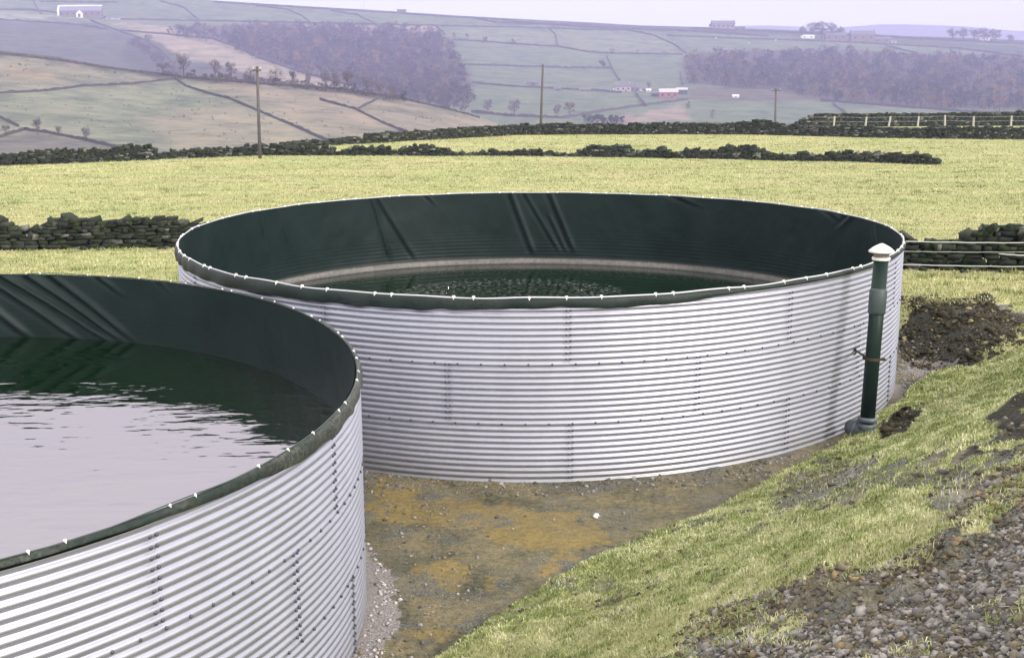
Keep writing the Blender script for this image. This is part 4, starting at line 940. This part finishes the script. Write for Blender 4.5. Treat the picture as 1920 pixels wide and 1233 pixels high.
# rushes on the near hillside
pts = []
r = np.random.default_rng(8); X = []; 
for k in range(330):
    a, b = r.uniform(0, 900), r.uniform(112, 285)
    if b < np.interp(a, *LA)+8: continue
    X.append((a, b))
for cx_, cy_ in ((40, 123), (95, 124), (45, 133), (190, 139), (215, 138), (140, 145), (170, 204), (240, 199), (345, 219), (810, 228), (790, 222)):
    for k in range(6): X.append((cx_+r.normal(0, 5), cy_+r.normal(0, 1)))
Vs = []; Ts = []; Cs = []; m = 0; o = HA.pt(*X[0])
for a, b in X:
    B = HA.pt(a, b); hh = r.uniform(.3, .9); V, T, C = crown_mesh(r, 26, hh*1.1, hh, 0, (.12, .10, .06), hh*.4, 'bare', 3); Vs.append(V+(B-o)); Ts.append(T+m); Cs.append(C); m += len(V)
tag(raw('rush_tufts', np.concatenate(Vs), np.concatenate(Ts), M_crown, colors=np.concatenate(Cs), loc=o), 'scattered tufts of rushes on the pale slopes of the left hillside', 'rushes', kind='stuff')

# ------------------------------------------------------------ farm buildings
def house(H, px, py, wpx, hpx, label, wall=M_far_stone, roof=M_far_roof, rz=.0, depth=.35, nw=3, roofh=.38, chim=0, gable=None, door=True, name='farmhouse', cat='building', lean=False):
    B = H.pt(px, py); k = B[1]/F; W = wpx*k; Ht = hpx*k; D = max(4, W*depth); wh = Ht*(1-roofh); ov = .25
    root = empty(name, (B[0], B[1], B[2]-.3), rz, label=label, cat=cat)
    mb = MB(); x, y = W/2, D/2
    V = [(-x, -y, -2), (x, -y, -2), (x, y, -2), (-x, y, -2), (-x, -y, wh), (x, -y, wh), (x, y, wh), (-x, y, wh), (-x, 0, Ht-.1), (x, 0, Ht-.1)]
    mb.add(V, [(0, 1, 5, 4), (2, 3, 7, 6), (1, 2, 6, 9, 5), (3, 0, 4, 8, 7), (3, 2, 1, 0)]); mb.build('wall', wall, root)
    mb = MB(); e = .5; z0 = wh-.15; t = .3
    for s_ in (-1, 1):
        P = [(-x-e, s_*(y+e), z0), (x+e, s_*(y+e), z0), (x+e, 0, Ht+.1), (-x-e, 0, Ht+.1)]; P += [(a, b, c+t) for a, b, c in P]
        mb.add(P, [(0, 1, 2, 3), (7, 6, 5, 4), (0, 4, 5, 1), (1, 5, 6, 2), (3, 2, 6, 7), (0, 3, 7, 4)])
    rf = mb.build('roof', roof, root)
    for c in range(chim):
        mb = MB(); mb.box((-x+.8+(W-1.6)*c/max(1, chim-1) if chim > 1 else 0, 0, Ht+.9), (1.1, .9, 1.8)); mb.build('chimney', wall, rf)
    for c in range(nw):
        xx = -x+W*(c+.5)/nw; s_ = min(2.6, W/nw*.35); mb = MB(); mb.box((xx, -y-.03, wh*.55), (s_, .1, min(2.6, wh*.4))); mb.build('window', M_glass, root)
    if door:
        mb = MB(); mb.box((x*.35, -y-.04, .9), (1.4, .12, 2.2)); mb.build('door', M_far_dark, root)
    if gable:
        for s_ in gable:
            gx_ = s_*(x-.0); mb = MB(); mb.add([(gx_-1.3, -y-.75, 0), (gx_+1.3, -y-.75, 0), (gx_+1.3, -y-.75, wh+.6), (gx_-1.3, -y-.75, wh+.6), (gx_-1.3, 0, Ht+1.2), (gx_+1.3, 0, Ht+1.2), (gx_-1.3, -y, -1), (gx_+1.3, -y, -1)], [(0, 1, 2, 3), (3, 2, 5, 4), (0, 3, 4, 6), (1, 7, 5, 2), (6, 4, 5, 7)]); mb.build('gable_end', M_far_white, root)
    return root, W, Ht, D
h1, W, Ht, D = house(HB, 152, 32, 78, 19, 'long farmhouse with white gable, roof edge and porch on the left hilltop', wall=M_far_stone, roof=mat('violet_slate', (.20, .19, .25), .7), roofh=.42, depth=.14, nw=7, gable=(-1,))
mb = MB(); mb.box((-.0, 0, Ht+.9), (W+1, 1.6, 1.9)); mb.build('ridge', M_far_white, h1)
mb = MB(); q = W*.07; y0 = -D/2-3; mb.add([(-q, y0, -1.5), (q, y0, -1.5), (q, y0, Ht*.35), (0, y0, Ht*.62), (-q, y0, Ht*.35), (-q, -D/2, -1.5), (q, -D/2, -1.5), (q, -D/2, Ht*.35), (0, -D/2, Ht*.62), (-q, -D/2, Ht*.35)], [(0, 1, 2, 3, 4), (1, 6, 7, 2), (2, 7, 8, 3), (3, 8, 9, 4), (4, 9, 5, 0)]); mb.build('porch', M_far_white, h1)
mb = MB(); mb.box((0, y0-.1, Ht*.14), (q*.8, .2, Ht*.3)); mb.build('porch_door', M_far_dark, h1)
house(HB, 213, 36, 26, 4, 'low pale outbuilding right of the long white-gabled farmhouse', wall=M_far_pale, roof=M_far_roof, nw=2, door=False, name='outbuilding')
house(HB, 1168, 171, 28, 14, 'pale two-storey stone farmhouse in the middle of the far valley side', wall=mat('buff_stone', (.40, .33, .32), .9), nw=3, chim=2)
house(HB, 1190, 171, 17, 11, 'stone cottage with small windows joined right of the pale farmhouse', wall=M_far_stone, nw=2, chim=1, name='cottage')
house(HB, 1206, 171, 14, 9, 'lowest gabled outbuilding at the right end of the stone farm', wall=M_far_pale, nw=1, name='outbuilding')
house(HB, 1152, 168, 5, 6, 'tiny white shed at the left end of the stone farm', wall=M_far_white, nw=1, door=False, name='shed')
house(HB, 1253, 183, 34, 16, 'red-fronted barn with pale roof below the right wood', wall=M_far_red, roof=M_far_pale, nw=3, name='barn', roofh=.35)
house(HB, 1228, 181, 14, 10, 'black shed against the left end of the red barn', wall=M_far_dark, roof=M_far_roof, nw=1, door=False, name='shed')
house(HB, 1278, 177, 20, 12, 'dark open barn with pale roof right of the red barn', wall=M_far_dark, roof=M_far_pale, nw=1, name='barn', roofh=.25)
house(HB, 1216, 172, 8, 5, 'small white caravan-like shed between cottage and red barn', wall=M_far_white, roof=M_far_white, nw=1, door=False, name='shed')
house(HB, 1379, 183, 11, 5, 'little white hut below the right wood', wall=M_far_white, roof=M_far_white, nw=1, door=False, name='hut')
house(HB, 998, 160, 20, 9, 'roofed stone field barn alone left of the middle pole', wall=M_far_stone, nw=1, name='field_barn')
house(HB, 1045, 170, 12, 6, 'small dark sheep shed on the level wall right of the middle pole', wall=M_far_stone, nw=1, name='shed')
house(HB, 1097, 171, 20, 5, 'low long shed on the level wall left of the stone farm', wall=M_far_stone, nw=2, name='shed')
house(HB, 1355, 54, 42, 14, 'long stone house alone on the middle of the skyline', wall=mat('pink_stone', (.24, .18, .20), .9), nw=5, chim=3)
house(HB, 1335, 53, 10, 7, 'small pale lean-to at the left end of the skyline house', wall=M_far_pale, nw=1, name='outbuilding')
house(HB, 1387, 55, 18, 5, 'low wing at the right end of the skyline house', wall=M_far_stone, nw=2, name='outbuilding')
house(HB, 1514, 72, 24, 6, 'long white shed below the bare clump at the hilltop farm', wall=M_far_white, roof=M_far_white, nw=2, name='shed', door=False)
house(HB, 1566, 75, 38, 13, 'large brown barn of the hilltop farm in front of the bare clump', wall=M_far_stone, roof=M_far_roof, nw=3, name='barn')
house(HB, 1616, 77, 44, 18, 'biggest dark barn of the hilltop farm, right of the clump', wall=M_far_stone, roof=M_far_roof, nw=3, chim=2, name='barn')
house(HB, 1652, 79, 34, 9, 'low barn stepping down at the right end of the hilltop farm', wall=M_far_stone, roof=M_far_roof, nw=2, name='barn')
house(HB, 1672, 80, 16, 5, 'pale low outbuilding right of the hilltop farm', wall=M_far_pale, roof=M_far_roof, nw=2, name='outbuilding')
house(HB, 1846, 76, 16, 9, 'white cottage half hidden by the clump near the right edge', wall=M_far_white, roof=M_far_roof, nw=2, name='cottage')
house(HB, 753, 23, 16, 5, 'small box of a building on the left half of the skyline', wall=M_far_stone, nw=1, name='hut')
# skyline mast
B = HB.pt(683, 20); root = empty('radio_mast', B, label='thin guyed radio mast on the skyline above the left wood', cat='mast')
mb = MB()
for k in range(3):
    a = 2*PI*k/3; mb.tube([(math.cos(a)*.6, math.sin(a)*.6, -1), (math.cos(a)*.25, math.sin(a)*.25, 26)], .07, 4)
for i in range(12):
    z = i*2.1; q = .6-.35*z/26
    for k in range(3):
        a = 2*PI*k/3; b = 2*PI*(k+1)/3; mb.tube([(math.cos(a)*q, math.sin(a)*q, z), (math.cos(b)*q, math.sin(b)*q, z+2)], .04, 3)
mb.build('lattice', M_far_pale, root)
for k in range(3):
    a = 2*PI*k/3+.2; mb = MB(); mb.tube([(math.cos(a)*13, math.sin(a)*13, -1), (0, 0, 22)], .04, 3); mb.build('guy_wire', M_far_pale, root)
# sheep
def sheep(px, py, label, rz):
    B = HB.pt(px, py); root = empty('sheep', B, rz, label=label, cat='sheep', group='white sheep on the far hill'); mb = MB(); bm = bmesh.new(); bmesh.ops.create_icosphere(bm, subdivisions=2, radius=1)
    V = [Vector((v.co.x*.75*(1+.06*math.sin(v.co.z*9)), v.co.y*.38, v.co.z*.38+.75)) for v in bm.verts]; mb.add(V, [[v.index for v in f.verts] for f in bm.faces])
    V = [Vector((v.co.x*.22+.85, v.co.y*.13, v.co.z*.15+.95-.5*(v.co.x*.22))) for v in bm.verts]; mb.add(V, [[v.index for v in f.verts] for f in bm.faces]); bm.free()
    for x in (-.45, .42):
        for y in (-.18, .18): mb.tube([(x, y, .6), (x+.02, y, .3), (x, y, 0)], [.09, .05, .04], 5)
    mb.build('body', M_far_white, root, smooth=True); root.scale = (1.5, 1.5, 1.5)
sheep(1342, 73, 'white sheep grazing left on the strip above the right wood', .3); sheep(1405, 82, 'white sheep lower down, just above the right wood', 2.8); sheep(1454, 77, 'white sheep nearest the long white hilltop shed', .1)

# ------------------------------------------------------------ haze
hz = MB(); hz.box((0, 2500, 120), (13000, 6800, 470)); hm = bpy.data.materials.new('haze_air'); hm.use_nodes = True; nt = hm.node_tree
nt.nodes.remove(nt.nodes['Principled BSDF']); pv = nt.nodes.new('ShaderNodeVolumePrincipled'); pv.inputs['Density'].default_value = .00030; pv.inputs['Color'].default_value = (.58, .565, .97, 1); pv.inputs['Anisotropy'].default_value = 0.0
nt.links.new(pv.outputs[0], nt.nodes['Material Output'].inputs['Volume'])
tag(hz.build('haze', hm), 'thin violet haze filling the valley air', 'haze', kind='stuff')

# ------------------------------------------------------------ camera, light, world
cam = bpy.data.cameras.new('Camera'); co = bpy.data.objects.new('Camera', cam); COL.objects.link(co); scene.camera = co
cam.sensor_fit = 'HORIZONTAL'; cam.sensor_width = 36; cam.lens = F/1920*36; cam.clip_start = .1; cam.clip_end = 20000
right = Vector((1, 0, 0)); up = Vector((0, sp, cp)); fwd = Vector((0, cp, -sp))
Rv = right*cr+up*sr; Uv = up*cr-right*sr
M = Matrix((Rv, Uv, -fwd)).transposed().to_4x4(); M.translation = Vector((0, 0, CZ)); co.matrix_world = M
SUN = Vector((.64, -.60, .50)).normalized(); el = math.asin(SUN.z); rot = math.atan2(SUN.x, SUN.y)
sl = bpy.data.lights.new('Sun', 'SUN'); sl.energy = 2.2; sl.angle = math.radians(4); sl.color = (1, .965, .92); so = bpy.data.objects.new('Sun', sl); COL.objects.link(so); so.rotation_euler = (-SUN).to_track_quat('-Z', 'Y').to_euler(); so.location = (30, -20, 60)
w = bpy.data.worlds.new('World'); scene.world = w; w.use_nodes = True; nt = w.node_tree; bg = nt.nodes['Background']
sk = nt.nodes.new('ShaderNodeTexSky'); sk.sky_type = 'NISHITA'; sk.sun_disc = False; sk.sun_elevation = el; sk.sun_rotation = rot; sk.air_density = 1.0; sk.dust_density = 5.0; sk.ozone_density = 1.0
veil = mix(nt, .72, sk.outputs[0], (11.5, 11.3, 10.0)); nt.links.new(veil, bg.inputs['Color']); bg.inputs['Strength'].default_value = .148
scene.view_settings.view_transform = 'Standard'; scene.view_settings.look = 'None'; scene.view_settings.exposure = .52; scene.view_settings.gamma = 1
scene.cycles.max_bounces = 6; scene.cycles.volume_bounces = 1
